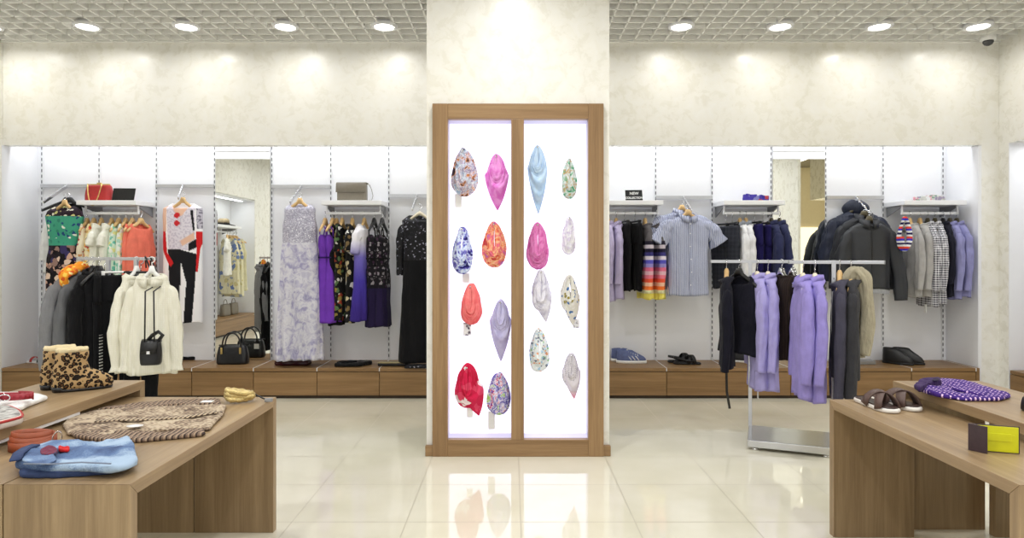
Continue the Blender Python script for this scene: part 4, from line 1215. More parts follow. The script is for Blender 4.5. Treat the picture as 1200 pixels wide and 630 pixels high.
R5 = 'clothes on the rail at the far right'
GREYK = fab('plain', (178, 176, 174)); CHECK = fab('check', (232, 232, 236), (40, 34, 56), scale=48, p=1)
BLSH = fab('plain', (146, 146, 194), wr=.6); DKNAVY = fab('plain', (24, 24, 38))
kn = dict(sl=.55, sr=(.055, .052, .042), out=.01, collar='crew', hk='wood', Z=NZ)
garment('cardigan', 'light grey knit sweater under the striped scarf', 'sweater', 'left grey sweater', 1066, 0, RAILY, .68, .17, .05, -92, GREYK, 'shirt', group=R5, **kn)
garment('cardigan', 'light grey knit sweater next to the checked shirts', 'sweater', 'right grey sweater', 1078, 0, RAILY, .68, .17, .05, -98, GREYK, 'shirt', group=R5, **kn)
sh5 = dict(sh); sh5['sl'] = .56
garment('shirt', 'navy and white checked shirt next to the grey sweaters', 'shirt', 'left checked shirt', 1087, 0, RAILY, .77, .18, .045, -100, CHECK, 'shirt', group=R5, tagp=(.1, -.06, -.75, .035, .08), **sh5, **dict(kw, hk='bronze'))
garment('shirt', 'navy and white checked shirt next to the dark navy shirt', 'shirt', 'right checked shirt', 1095.5, 0, RAILY, .74, .18, .045, -100, CHECK, 'shirt', group=R5, **sh5, **dict(kw, hk='bronze'))
garment('shirt', 'dark navy shirt with white tags between checked and blue shirts', 'shirt', 'dark navy shirt', 1105, 0, RAILY, .68, .17, .045, -102, DKNAVY, 'shirt', group=R5, tagp=[(-.1, -.07, -.66, .035, .1), (-.05, -.08, -.62, .04, .09)], sl=.5, sr=(.05, .046, .04), out=.01, collar='shirt', **dict(kw, hk='black'))
garment('shirt', 'blue-violet shirt, left one of the last pair on the right rail', 'shirt', 'left blue-violet shirt', 1113, 0, RAILY, .70, .18, .05, -98, BLSH, 'shirt', group=R5, **sh5, **dict(kw, hk='bronze'))
garment('shirt', 'blue-violet shirt at the far right end of the rail', 'shirt', 'rightmost blue-violet shirt', 1121, 0, RAILY, .68, .18, .05, -94, BLSH, 'shirt', group=R5, **sh5, **dict(kw, hk='bronze'))


# scarves in loops
def loop_scarf(label, box, mat, Y=4.225, turns=4, tail=None, seed=1, fat=.29, group='looped scarves on the backlit panels', tags=None, asym=0.0, peg=True, dens=60, tmat=None, open_=.22):
    """a scarf wound into loops on a peg: pleated strands, thick at the bottom, pinched at the top"""
    x0, y0, x1, y1 = box
    cx = PX((x0 + x1) / 2, Y); zt_ = PZ(y0, Y); zb_ = PZ(y1 if tail is None else tail[1], Y)
    w = (PX(x1, Y) - PX(x0, Y)) / 2; h = zt_ - zb_
    t = thing('scarf', label, 'scarf', (cx, Y, zt_), 0, group)
    r0 = w * fat
    rings = []
    N = int(dens * turns); ns = 40
    for i in range(N + 1):
        u = i / N; k = u * turns; a = 2 * PI * k
        f = 1 - (1 - open_) * u + .07 * math.sin(k * 2.4 + seed)
        ca, sa = math.cos(a), math.sin(a)
        wob = .14 * noise.noise((k * 2.1, seed, 0))
        pin = 1 - .34 * ca
        x = (w - r0) * f * sa * pin / 1.05 * (1 + wob)
        hh = (h - 2 * r0 * .8) * (.55 + .45 * f)
        z = -r0 * .7 - hh * (1 - ca) / 2 * (1 + .06 * noise.noise((k, seed, 8)))
        y = -.008 - .062 * u - .012 * math.sin(a + seed) * .6
        # frame in the loop plane
        dx, dz = (w - r0) * ca * pin + (w - r0) * .34 * sa * sa, -hh * sa / 2
        l = math.hypot(dx, dz) + 1e-6
        nx, nz_ = -dz / l, dx / l
        rr = r0 * (.5 + .5 * (1 - ca) / 2) * (1 + .16 * noise.noise((k * 3, seed, 2))) * (1 - .25 * u)
        ring = []
        for q in range(ns):
            v = 2 * PI * q / ns
            ph = seed * 1.3 + 1.1 * math.sin(a * .5 + seed) + k * .9
            pl = 1 + .24 * math.cos(5 * v + ph) + .15 * math.cos(9 * v - ph * 1.7 + a * .3)
            a_ = math.cos(v) * rr * pl; b_ = math.sin(v) * rr * pl * .62
            ring.append((x + nx * a_, y + b_, z + nz_ * a_))
        rings.append(ring)
    m = MB().loft(rings, True, True)
    v = []
    for p in m.v:
        k1 = noise.noise((p[0] * 26 + seed, p[1] * 26, p[2] * 12)); k2 = noise.noise((p[0] * 70, p[1] * 60, p[2] * 22 + seed))
        v.append((p[0] + .007 * k1, p[1] + .006 * k2 + .004 * k1, p[2] + .004 * k2))
    m.v = v
    obj('loops', m, mat, t)
    if tail:
        tx = PX(tail[2], Y) - cx if len(tail) > 2 else 0.0
        L = zt_ - PZ(y1, Y)
        z0_ = -h * .52; rings = []
        NR = 44
        for i in range(NR):
            u = i / (NR - 1)
            z = z0_ + (-L - z0_) * u
            grow = min(1, (u / .18)) ** .6
            ww = w * (.62 + .36 * grow) * (1 - max(0, (u - .15) / .85) ** 1.5) + .003
            x_ = tx * u
            yy = -.022 - .03 * math.sin(PI * min(1, u * 1.3)) + .03 * u
            ring = []
            for k in range(48):
                a = 2 * PI * k / 48
                fx = math.cos(a) * ww; rx_ = fx / w
                sw = math.sin(z * 70 - 3.2 * rx_ * rx_ * 2 + seed + rx_ * 1.2)
                fold = .013 * sw * (1 - .8 * u) * (1 - .5 * abs(rx_))
                ring.append((x_ + fx, yy + (fold if math.sin(a) < 0 else 0) + .03 * rx_ * rx_ + .016 * math.sin(a) * (1 - .7 * u), z + (.55 * w * rx_ * rx_) * (1 - u)))
            rings.append(ring)
        obj('hanging_corner', MB().loft(rings, True, True), tmat or mat, t)
    for q in (tags or []):
        a0, b0, a1, b1 = q[:4]
        obj('price_tag', MB().box(PX(a0, Y) - cx, PX(a1, Y) - cx, .004, .007, PZ(b1, Y) - zt_, PZ(b0, Y) - zt_), q[4] if len(q) > 4 else PAPER, t, False)
    if peg:
        pgx = cx - LB.location.x; pz = zt_ - r0 * .9
        obj('peg', MB().tube([(pgx, .15, pz - .012), (pgx, .02, pz - .012), (pgx, -.035, pz)], .005, 8), CHROME, LB)
    return t


def sc(kind, *c, **k): return fab(kind, *c, rough=.8, sheen=.05, **k)


PRINTTAG = fab('blotch', (240, 240, 244), (60, 40, 70), (240, 240, 244), scale=50, p=.5)
loop_scarf('white multicolour scarf with orange edge, top left in the lightbox', (527, 174, 560, 231), sc('water', (70, 58, 66), (206, 130, 66), (228, 222, 232), (150, 134, 170), (240, 240, 248), (160, 190, 222), (120, 100, 110), scale=12, p=1.2), seed=1, tags=[(533, 227, 541, 243)])
loop_scarf('bright orchid pink scarf with a draped point, top row', (568, 181, 596, 246), sc('water', (222, 110, 204), (236, 150, 224), (244, 176, 234), scale=9), seed=2, tail=(0, 226, 583))
loop_scarf('pale sky blue scarf with a long hanging point', (618, 171, 641, 250), sc('water', (176, 206, 240), (206, 226, 246), scale=8), seed=3, tail=(0, 212, 631))
loop_scarf('small green and white floral scarf at the top right of the lightbox', (656, 186, 677, 234), sc('water', (70, 160, 116), (160, 204, 180), (232, 236, 240), (200, 210, 206), (206, 160, 90), (120, 180, 146), scale=16, p=1.0), seed=4)
loop_scarf('white scarf with blue and violet blotches, second from top on the left', (529, 265, 555, 323), sc('water', (30, 28, 84), (84, 72, 188), (190, 206, 242), (228, 238, 252), (150, 150, 220), (70, 60, 170), (30, 28, 84), scale=13, p=.8), seed=5, tags=[(542, 320, 550, 331)])
loop_scarf('orange and pink mottled scarf below the orchid scarf', (564, 259, 594, 315), sc('water', (206, 64, 74), (240, 140, 90), (246, 200, 160), (236, 120, 110), (230, 110, 146), (186, 116, 190), scale=14, p=1.2), seed=6)
loop_scarf('magenta pink looped scarf below the sky blue scarf', (616, 260, 643, 316), sc('water', (206, 92, 166), (230, 140, 200), (220, 110, 180), scale=12), seed=7)
loop_scarf('small white scarf with faint lilac spots, right column', (657, 254, 675, 299), sc('water', (214, 204, 230), (240, 238, 248), (250, 250, 254), scale=26), seed=8)
loop_scarf('coral pink round looped scarf with a printed tag', (538, 331, 566, 382), sc('water', (240, 108, 112), (250, 146, 144), scale=9), seed=9, tags=[(543, 378, 552, 393, PRINTTAG)])
loop_scarf('lavender grey scarf with a long triangular point', (574, 350, 599, 423), sc('water', (182, 176, 218), (206, 202, 234), scale=8), seed=10, tail=(0, 392, 587))
loop_scarf('pale grey lilac scarf hanging in folds below the magenta scarf', (622, 315, 645, 377), sc('water', (196, 192, 210), (226, 224, 236), (238, 236, 244), scale=12), seed=11, tail=(0, 366, 640))
loop_scarf('white scarf with blue stars and olive edge, with a tag', (656, 321, 678, 382), sc('floral', (224, 222, 214), (64, 110, 170), (224, 222, 214), (150, 138, 70), (234, 232, 230), (224, 222, 214), scale=42, p=.45), seed=12, tail=(0, 366, 672), tags=[(672, 374, 679, 384, PRINTTAG)])
loop_scarf('white scarf with green and orange marks, bottom of the middle column', (619, 383, 643, 434), sc('floral', (232, 238, 240), (140, 196, 130), (232, 160, 110), (236, 240, 244), (130, 140, 156), (240, 242, 246), (170, 206, 232), scale=52, p=.5), seed=13)
loop_scarf('grey dotted white scarf with pink edge, bottom right', (658, 412, 679, 467), sc('dots', (222, 218, 226), (120, 110, 130), scale=110), seed=14, tail=(0, 452, 673), tmat=sc('ombre', (220, 120, 150), (222, 216, 224), axis='z', p=(-.31, -.25)))
loop_scarf('crimson and white scarf at the bottom left of the lightbox', (532, 424, 564, 487), sc('floral', (214, 34, 78), (214, 34, 78), (246, 232, 234), (200, 26, 66), (214, 34, 78), (224, 70, 104), scale=15, p=.7), seed=15, tail=(0, 478, 561), tags=[(547, 478, 554, 489)])
loop_scarf('busy multicolour violet, green and red scarf at the bottom, beside the crimson one', (568, 435, 600, 487), sc('water', (160, 200, 100), (236, 236, 246), (84, 76, 170), (170, 160, 214), (236, 232, 244), (214, 50, 84), (120, 100, 190), scale=11, p=1.5), seed=16, tags=[(572, 482, 580, 503)])

loop_scarf('navy and white striped scarf with blue and red hung over the grey sweater', (1047, 253, 1067, 295), fab('stripe', (236, 236, 240), (40, 36, 90), (236, 236, 240), (60, 60, 200), (236, 80, 60), scale=11, axis='z'), Y=5.82, seed=21, group='scarves among the clothes', peg=False, open_=.8, turns=1.7, fat=.3)

# goods on the right shelves
BX, BY = PX(885.5, 6.1), 6.1
t = thing('folded_scarf', 'purple and red folded scarf on the wall shelf', 'scarf', (BX, BY, SHZ + .0005))
obj('body', soft_slab([(-.12, -.05), (.1, -.06), (.13, .0), (.1, .06), (-.1, .06), (-.13, .0)], .05, 31, .014), fab('floral', (70, 60, 150), (160, 60, 66), (70, 60, 150), (120, 120, 170), (52, 44, 130), scale=13, p=.65), t)
obj('top_fold', soft_slab([(-.11, -.05), (.0, -.055), (.0, .04), (-.11, .04)], .026, 33, .01, z0=.04), fab('plain', (66, 54, 150)), t)
t = thing('folded_scarf', 'pale green and pink patterned folded scarf on the far right shelf', 'scarf', (PX(1088, 6.1), 6.1, SHZ + .0005))
obj('body', soft_slab([(-.14, -.05), (.12, -.06), (.15, .0), (.12, .06), (-.12, .06), (-.15, .0)], .045, 35, .012), fab('floral', (196, 196, 190), (120, 150, 130), (210, 150, 160), (222, 222, 222), (150, 140, 160), scale=30, p=.6), t)
obj('top_fold', soft_slab([(-.03, -.05), (.11, -.05), (.1, .04), (-.02, .04)], .022, 36, .01, z0=.036), fab('floral', (206, 206, 200), (120, 160, 140), (216, 216, 216), (190, 130, 150), scale=34, p=.6), t)

# shoes on the right benches
SNK = simple('sneaker_blue', (92, 104, 148), .7, 0, .25, 30, .2)
BX, BY = bp(739, 425)
low_shoe('sneaker', 'blue sneaker with white sole on the bench by the column', 'shoe', (BX, BY - .02, .2805), R(-4), SNK, WHITEP, 'blue sneakers', WHITEP, .03, WHITEP)
low_shoe('sneaker', 'rear blue sneaker behind its twin on the bench by the column', 'shoe', (BX - .035, BY + .1, .2805), R(3), SNK, WHITEP, 'blue sneakers', WHITEP, .03, WHITEP)


def slide(label, loc, rz, solem, footm, strapm, cross=False, group=None, s=1.0):
    t = thing('sandal', label, 'shoe', loc, rz, group)
    o1 = [(-.13, -.03), (-.05, -.034), (.06, -.046), (.115, -.035), (.13, 0), (.115, .035), (.06, .044), (-.05, .034), (-.13, .03), (-.14, 0)]
    obj('sole', soft_slab(o1, .018, 3, .0008, jit=.001), solem, t)
    obj('footbed', soft_slab([(x * .96, y * .92) for x, y in o1], .006, 4, .0006, z0=.0175, jit=.001), footm, t)

    def band(xa, xb, wd, hh):
        pts = [(xa + (xb - xa) * k / 10, -.046 + .092 * k / 10, .012 + hh * math.sin(PI * k / 10) ** .6) for k in range(11)]
        ups = [(0, -math.cos(PI * k / 10), .2 + math.sin(PI * k / 10)) for k in range(11)]
        return MB().strip(pts, wd, .005, ups)
    if cross:
        obj('cross_strap', band(.075, -.02, .042, .06), strapm, t); obj('cross_strap', band(-.02, .075, .042, .066), strapm, t)
    else:
        obj('strap', band(.06, .0, .035, .075), strapm, t); obj('strap', band(.0, .06, .03, .07), strapm, t)
        obj('heel_strap', MB().strip([(.04 - .17 * math.sin(PI * k / 12), -.044 * math.cos(PI * k / 12), .03 + .03 * math.sin(PI * k / 12)) for k in range(13)], .02, .004, [(-math.sin(PI * k / 12), -math.cos(PI * k / 12), .05) for k in range(13)]), strapm, t)
    return t


BX, BY = bp(805, 426)
slide('black strappy sandal on the bench below the striped shirts', (BX, BY - .02, .2805), R(-4), BLACKP, BLACKLEATHER, BLACKLEATHER, False, 'black sandals')
slide('rear black strappy sandal behind its twin below the striped shirts', (BX - .03, BY + .09, .2805), R(4), BLACKP, BLACKLEATHER, BLACKLEATHER, False, 'black sandals')
BX, BY = bp(1056, 427)
low_shoe('dress_shoe', 'black dress shoe, left of the pair on the far right bench', 'shoe', (BX - .01, BY + .04, .2805), R(-48), BLACKLEATHER, BLACKP, 'black dress shoes', None, .014)
low_shoe('dress_shoe', 'black dress shoe, right of the pair on the far right bench', 'shoe', (BX + .1, BY + .06, .2805), R(-42), BLACKLEATHER, BLACKP, 'black dress shoes', None, .014)
BX, BY = bp(866, 424)
low_shoe('shoe', 'dark shoe half hidden behind the hanging navy clothes', 'shoe', (BX + .04, BY, .2805), R(-20), BLACKLEATHER, WHITEP, None, WHITEP, .02)
BX, BY = bp(1012, 426)
t = thing('shoe_stand', 'small grey display stand on the bench below the beige scarf', 'stand', (BX, BY, .2805))
obj('foot', MB().box(-.08, .09, -.05, .05, 0, .035), GREYMETAL, t, False, .004)
obj('upright', MB().strip([(-.05, 0, .03), (-.06, 0, .1), (-.04, 0, .18)], .02, .02, (1, 0, 0)), GREYMETAL, t, False)

for o in COL.objects:
    if o.name.startswith('dress_shoe'): o.scale = (.95, 1, 1.35)

# ================================================================== RIGHT RACK
RC = (1.9, 4.385); RA = R(-21.5)
cs, sn = math.cos(RA), math.sin(RA)
RBZ = PZ(307, 4.15)
rack('steel garment rack with lilac shirts standing on the tiles at right', RC, RA, [(-.53, .02, .195), (-.01, .54, -.195)], RBZ, (.53, .41), [(-.255, .195), (.255, -.195)])


def barpos(px, off):
    cx, cy = RC[0] - off * sn, RC[1] + off * cs; k = (px - 600) / F
    u = (k * cy - cx) / (cs - k * sn)
    return cx + u * cs, cy + u * sn


RN = RBZ + .007 - .115
RG = 'clothes on the right rack'


def rg(name, label, cat, short, px, back, L, w, d, yaw, mat, prof='shirt', **k):
    x, y = barpos(px, .195 if back else -.195)
    k.setdefault('group', RG)
    return garment(name, label, cat, short, px, 0, y, L, w, d, yaw, mat, prof, X=x, Z=RN, **k)


DNAVY = fab('plain', (22, 22, 34)); BROWN = fab('stripe', (34, 25, 22), (46, 35, 30), scale=70)
shr = dict(sl=.6, sr=(.06, .055, .045), out=.012, collar='shirt', hk='cream')
rg('sweater', 'black-navy sweater at the left end of the right rack', 'sweater', 'navy sweater', 851.5, 1, .66, .16, .045, -106, DNAVY, 'shirt', sl=.62, sr=(.05, .045, .036), out=.005, hk='wood')
tk, c = rg('tank_top', 'dark navy tank dress with a hanging black belt on the right rack', 'dress', 'navy tank dress', 866, 1, .56, .19, .06, -66, DNAVY, 'tank', hk='black', scoop=.1)
obj('hanging_belt', MB().strip([(-.06, -.05, -.45), (-.065, -.06, -.65), (-.06, -.06, -.85), (-.03, -.06, -.97)], .022, .004, (0, 1, 0)), BLACKLEATHER, tk)
rg('shirt', 'lilac shirt, first from the left on the right rack', 'shirt', 'first lilac shirt on the right rack', 887.5, 1, .80, .17, .05, -98, LILACS, 'shirt', **shr)
rg('shirt', 'lilac shirt, second from the left on the right rack', 'shirt', 'second lilac shirt on the right rack', 900, 1, .80, .17, .05, -99, LILACS, 'shirt', tagp=(.0, -.07, -.78, .03, .1), **shr)
x, y = barpos(916, .195)
draped('trousers', 'dark brown trousers folded over a wire hanger, left of the pair on the right rack', 'trousers', 'left brown trousers', 916, 300 + 115 * 0 + (H - RN) * F / y - 0, y, .58, .15, .06, -82, BROWN, group=RG)
x, y = barpos(929, .195)
draped('trousers', 'dark brown trousers folded over a wire hanger, right of the pair on the right rack', 'trousers', 'right brown trousers', 929, 300 + (H - RN) * F / y, y, .56, .15, .06, -84, BROWN, group=RG)
rg('shirt', 'violet-lilac shirt left of the front post of the right rack', 'shirt', 'violet shirt away from the front post', 941, 0, .76, .16, .05, -103, LILACS2, 'shirt', **shr)
rg('shirt', 'violet-lilac shirt touching the front post of the right rack', 'shirt', 'violet shirt at the front post', 955, 0, .78, .16, .05, -102, LILACS2, 'shirt', **shr)
CHARK = fab('plain', (72, 70, 84)); CHARK2 = fab('plain', (58, 58, 62))
rg('sweater', 'charcoal violet sweater right of the front post of the right rack', 'sweater', 'charcoal violet sweater', 984, 0, .62, .15, .042, -112, CHARK, 'shirt', sl=.72, sr=(.05, .046, .036), out=.005, hk='wood')
rg('sweater', 'charcoal grey sweater under the beige scarf on the right rack', 'sweater', 'charcoal grey sweater', 997, 0, .62, .15, .042, -112, CHARK2, 'shirt', sl=.72, sr=(.05, .046, .036), out=.005, hk='wood')
x, y = barpos(999, -.195)
t = thing('scarf', 'beige knitted scarf draped over the right end of the right rack', 'scarf', (x, y, RN))
BEI = fab('plain', (176, 168, 146), wr=.8)
obj('body', sleeve_mesh([(-.05, .02, -.1), (-.035, -.01, .0), (.0, -.03, .055), (.045, -.04, .01), (.07, -.04, -.12), (.085, -.03, -.3), (.07, -.02, -.48)], [.025, .032, .035, .036, .04, .042, .03], 5, 28, .7, .2, rough=2.2), BEI, t)
obj('hanging_end', sleeve_mesh([(.03, .04, .0), (.06, .03, -.12), (.045, .02, -.3), (.06, .02, -.5)], [.025, .034, .036, .03], 8, 28, .7, .2, rough=2.2), BEI, t)
# ================================================================== DISPLAY TABLES
def table(label, x0, x1, y0, y1, z, th=.04, rot=0, strip=False):
    t = thing('display_table', label, 'table', ((x0 + x1) / 2, (y0 + y1) / 2, 0), rot, 'wooden bridge display tables')
    w, l = (x1 - x0) / 2 - .001, (y1 - y0) / 2
    # mitred top and ends
    obj('top_board', MB().prism([(-l, z), (l, z), (l - th, z - th), (-l + th, z - th)], 'x', -w, w), TWOOD['y'], t, False, .0015)
    obj('end_panel', MB().prism([(-l, z - .0008), (-l + th - .0005, z - th - .0005), (-l + th, 0), (-l, 0)], 'x', -w, w), TWOOD['z'], t, False, .0015)
    obj('end_panel', MB().prism([(l, z - .0008), (l - th + .0005, z - th - .0005), (l - th, 0), (l, 0)], 'x', -w, w), TWOOD['z'], t, False, .0015)
    if strip:
        obj('underside_edging', MB().box(w - .02, w - .004, -l + th, l * .2, z - th - .012, z - th), WHITEMETAL, t, False)
    return t


ZL, ZU = .63, .70
table('low wooden bridge table under the jeans, nearest the middle on the left', -1.495, -1.122, 1.88, 3.05, ZL)
table('low wooden bridge table beside the jeans table, at the left edge', -1.870, -1.497, 1.88, 3.05, ZL)
table('taller wooden bridge table carrying the leopard boots', -2.23, -1.777, 1.95, 3.10, ZU, strip=True)
table('low wooden bridge table under the brown sandals on the right', 1.487, 1.862, 1.875, 3.0, ZL)
table('low wooden bridge table beyond the tall one at the right edge', 2.235, 2.6, 1.875, 3.0, ZL)
table('taller wooden bridge table carrying the purple dotted shirt', 1.835, 2.253, 1.95, 3.085, ZU)


def tp(px, py, z): Y = (H - z) * F / (py - 300); return (PX(px, Y), Y)


def slab_at(pts, zs, zo, h, seed, wr, **k):
    P = [tp(x, y, zo) for x, y in pts]
    c = (sum(p[0] for p in P) / len(P), sum(p[1] for p in P) / len(P))
    return c, [(p[0] - c[0], p[1] - c[1]) for p in P]


def rel(pts, zo, c): return [(p[0] - c[0], p[1] - c[1]) for p in (tp(x, y, zo) for x, y in pts)]


# jeans
def denim():
    m, nt, b = newmat('blue_denim', (96, 126, 172), .8)
    co = coords(nt)
    n1 = nd(nt, 'TexNoise', {'Vector': co, 'Scale': 7.0, 'Detail': 3.0}).outputs[0]
    n2 = nd(nt, 'TexNoise', {'Vector': nd(nt, 'Mapping', {0: co, 3: (60, 260, 60)}).outputs[0], 'Scale': 3.0}).outputs[0]
    c = ramp(nt, mth(nt, 'ADD', mth(nt, 'MULTIPLY', n1, .8), mth(nt, 'MULTIPLY', n2, .2)), [(.38, (52, 72, 114)), (.5, (94, 120, 160)), (.6, (160, 182, 206))])
    nt.links.new(c, b.inputs['Base Color']); bump(nt, b, n2, .25, .003)
    return m


DEN = denim(); DEND = simple('dark_denim', (46, 62, 100), .85, 0, .2, 60, .2)
up_ = [(17, 545), (21, 533), (42, 523), (75, 519), (120, 521), (153, 513), (163, 541), (150, 547), (132, 551), (100, 548), (60, 549)]
c, o_ = slab_at(up_, ZL, ZL + .03, 0, 0, 0)
t = thing('jeans', 'faded blue jeans folded on the near end of the left table', 'jeans', (c[0], c[1], ZL + .0005))
obj('lower_leg_fold', soft_slab(rel([(21, 557), (26, 546), (60, 538), (135, 540), (158, 546), (134, 552), (70, 557)], ZL + .01, c), .02, 41, .003), DEND, t)
obj('upper_leg_fold', soft_slab(o_, .026, 42, .013, z0=.016), DEN, t)
obj('waistband', MB().strip([(p[0], p[1], .05) for p in rel([(18, 541), (22, 533), (31, 527), (42, 523)], ZL + .045, c)], .03, .006, (0, 0, 1)), DEND, t)
obj('pocket', soft_slab(rel([(24, 540), (35, 530), (62, 530), (66, 541), (48, 546)], ZL + .05, c), .006, 43, .003, z0=.048), DEN, t)
obj('seam', MB().tube([(p[0], p[1], .052 + .002 * math.sin(i)) for i, p in enumerate(rel([(28, 546), (60, 547), (95, 545), (130, 546)], ZL + .045, c))], .0025, 6), simple('tan_thread', (120, 130, 150), .8), t)
m = soft_slab(rel([(68, 525), (70, 519), (75, 522), (80, 519), (81, 525), (75, 524)], ZL + .06, c), .011, 44, .005, z0=.044)
obj('red_bow', m, fab('plain', (206, 40, 42)), t)
obj('plaid_lining', soft_slab(rel([(46, 531), (56, 524), (68, 528), (66, 534), (52, 536)], ZL + .05, c), .01, 45, .004, z0=.048), fab('check', (120, 40, 60), (70, 70, 96), scale=80), t)

# snake print cardigan
SNAKE = fab('snake', (44, 36, 36), (96, 80, 70), (146, 126, 106), (192, 176, 152), scale=70)
SLV = fab('stripe', (70, 58, 54), (128, 108, 92), (164, 142, 120), scale=55)
bd = [(73, 497), (80, 490), (100, 482), (130, 478), (200, 475), (266, 473), (262, 484), (245, 502), (200, 503), (150, 506), (110, 511), (80, 508)]
c, o_ = slab_at(bd, ZL, ZL + .012, 0, 0, 0)
t = thing('cardigan', 'brown snakeskin print cardigan spread on the left table', 'cardigan', (c[0], c[1], ZL + .0005))
obj('body', soft_slab(o_, .016, 51, .008), SNAKE, t)
obj('sleeve', soft_slab(rel([(80, 507), (94, 512), (130, 516), (165, 515), (240, 508), (239, 502), (190, 506), (130, 506)], ZL + .012, c), .016, 52, .006), SLV, t)
obj('sleeve', soft_slab(rel([(110, 480), (150, 473), (200, 469), (258, 467), (259, 473), (200, 475), (160, 478)], ZL + .012, c), .016, 53, .006), SLV, t)
obj('neck_lining', soft_slab(rel([(84, 494), (90, 486), (104, 484), (114, 490), (108, 496), (92, 497)], ZL + .02, c), .005, 54, .003, z0=.012), fab('plain', (190, 172, 148)), t)
obj('front_edge', MB().strip([(p[0], p[1], .023 + .003 * math.sin(i * 2)) for i, p in enumerate(rel([(112, 494), (140, 493), (180, 491), (220, 489), (255, 484)], ZL + .02, c))], .03, .004, (0, 0, 1)), fab('stripe', (96, 80, 70), (206, 188, 160), scale=60), t)
m = MB().lathe([(.0005, 0), (.028, 0), (.03, .002), (.0005, .003)], 20)
p = rel([(158, 501)], ZL + .02, c)[0]
m.v = [(v[0] + p[0], v[1] * .7 + p[1], v[2] + .026) for v in m.v]
obj('round_tag', m, PAPER, t, label='white oval tag')
p = rel([(243, 470)], ZL + .02, c)[0]
obj('price_tag', MB().box(p[0] - .025, p[0] + .025, p[1] - .015, p[1] + .015, .018, .0205), PAPER, t, False)

# golden bracelets
c = tp(280, 471, ZL)
t = thing('bracelet', 'bundle of pale gold bead bracelet with black cord at the table end', 'jewellery', (c[0], c[1], ZL + .0005), R(12))
m = MB()
pts = [(.0 + .055 * math.cos(a) * (1 + .12 * math.sin(a * 3.1)), .028 * math.sin(a) + .006 * math.cos(a * 2.3), .02 + .012 * math.sin(a * .9) + a * .0016) for a in [2 * PI * k / 22 for k in range(22 * 3)]]
m.tube(pts, [.011 + .004 * (i % 2) for i in range(len(pts))], 7)
obj('bead_strand', m, simple('pale_gold_beads', (198, 176, 118), .3, .35, .25, 120, .5), t)
obj('cord', MB().tube([(.04, 0, .02), (.07, .01, .03), (.1, .0, .015), (.13, -.02, .006)], .004, 6), BLACKP, t)
obj('clasp', MB().box(.115, .15, -.03, -.012, 0, .016), GREYMETAL, t, False, .003)

# coiled belt
BELT = simple('tan_leather', (150, 74, 44), .45, 0, .12, 40, .1)
c = tp(39, 525, ZL)
t = thing('belt', 'coiled tan brown leather belt beside the jeans', 'belt', (c[0], c[1], ZL + .0005), R(10))
pts = []; ups = []
for k in range(70):
    a = k / 69 * 2 * PI * 2.6 + 2.5
    r = .072 - .012 * k / 69
    tilt = .006 * math.sin(a * .8 + 1)
    pts.append((r * math.cos(a), r * .85 * math.sin(a), .0175 + .028 * k / 69 + .002 + tilt)); ups.append((math.cos(a), math.sin(a), 0))
obj('strap', MB().strip(pts, .032, .004, ups), BELT, t)
bq = MB().tube([(.018 * math.cos(a) * 1.1, 0, .02 * math.sin(a)) for a in [2 * PI * k / 14 for k in range(14)]], .003, 6, closed=True)
bq.v = [(v[0] * .3 + .078, v[0] * .95 - .005 + v[1], v[2] + .035) for v in bq.v]
obj('buckle', bq, CHROME, t)

# boots
c = tp(72, 459, ZU)
boot('leopard print ankle boot, front one of the pair on the tall left table', (c[0] + .03, c[1] + .03, ZU + .0005), R(32))
c = tp(56, 459, ZU)
boot('leopard print ankle boot, rear left one of the pair on the tall table', (c[0] - .005, c[1] + .09, ZU + .0005), R(46))
for o in list(COL.objects):
    if o.name.startswith('ankle_boot'): o.scale = (.9, .9, .9)

# folded white garment, red belt, piped pouch on the tall left table
pts = [(-45, 466), (0, 461), (30, 462), (57, 466), (40, 472), (22, 480), (-10, 486), (-50, 488)]
c, o_ = slab_at(pts, ZU, ZU + .01, 0, 0, 0)
t = thing('folded_shirt', 'white folded shirt at the left edge of the tall table', 'shirt', (c[0], c[1], ZU + .0005))
obj('body', soft_slab(o_, .022, 61, .004), WHITEC, t)
obj('collar_fold', soft_slab(rel([(-30, 468), (10, 463), (30, 466), (10, 471), (-30, 475)], ZU + .03, c), .008, 62, .003, z0=.02), WHITEC, t)
c = tp(6, 470, ZU + .03)
t = thing('belt', 'thin dark red belt folded on the white shirt', 'belt', (c[0], c[1], ZU + .032), R(8))
pts = []; ups = []
for k in range(60):
    a = k / 59 * 2 * PI * 2.2
    pts.append((.1 * math.cos(a), .032 * math.sin(a), .011 + .012 * k / 59)); ups.append((math.cos(a) * .3, math.sin(a), 0))
obj('strap', MB().strip(pts, .018, .004, ups), simple('dark_red_leather', (150, 30, 46), .4, 0, .1), t)
obj('buckle', MB().tube([(.02 + .02 * math.cos(a), -.038, .02 + .012 * math.sin(a)) for a in [2 * PI * k / 12 for k in range(12)]], .0025, 6, closed=True), CHROME, t)
pts = [(-50, 488), (-10, 476), (10, 474), (24, 480), (28, 487), (0, 494), (-45, 506)]
c, o_ = slab_at(pts, ZU, ZU + .03, 0, 0, 0)
t = thing('pouch', 'grey and white pouch with red piping at the left edge of the tall table', 'bag', (c[0], c[1], ZU + .0005))
obj('body', soft_slab(o_, .03, 63, .001, jit=.001), simple('offwhite_leather', (222, 212, 202), .5, 0, .04), t)
obj('grey_top', soft_slab([(x * .9, y * .9) for x, y in o_], .006, 64, .001, z0=.029, jit=.001), fab('blotch', (170, 168, 164), (120, 118, 116), (196, 194, 190), scale=40, p=.5), t)
n_ = len(o_); rp = []
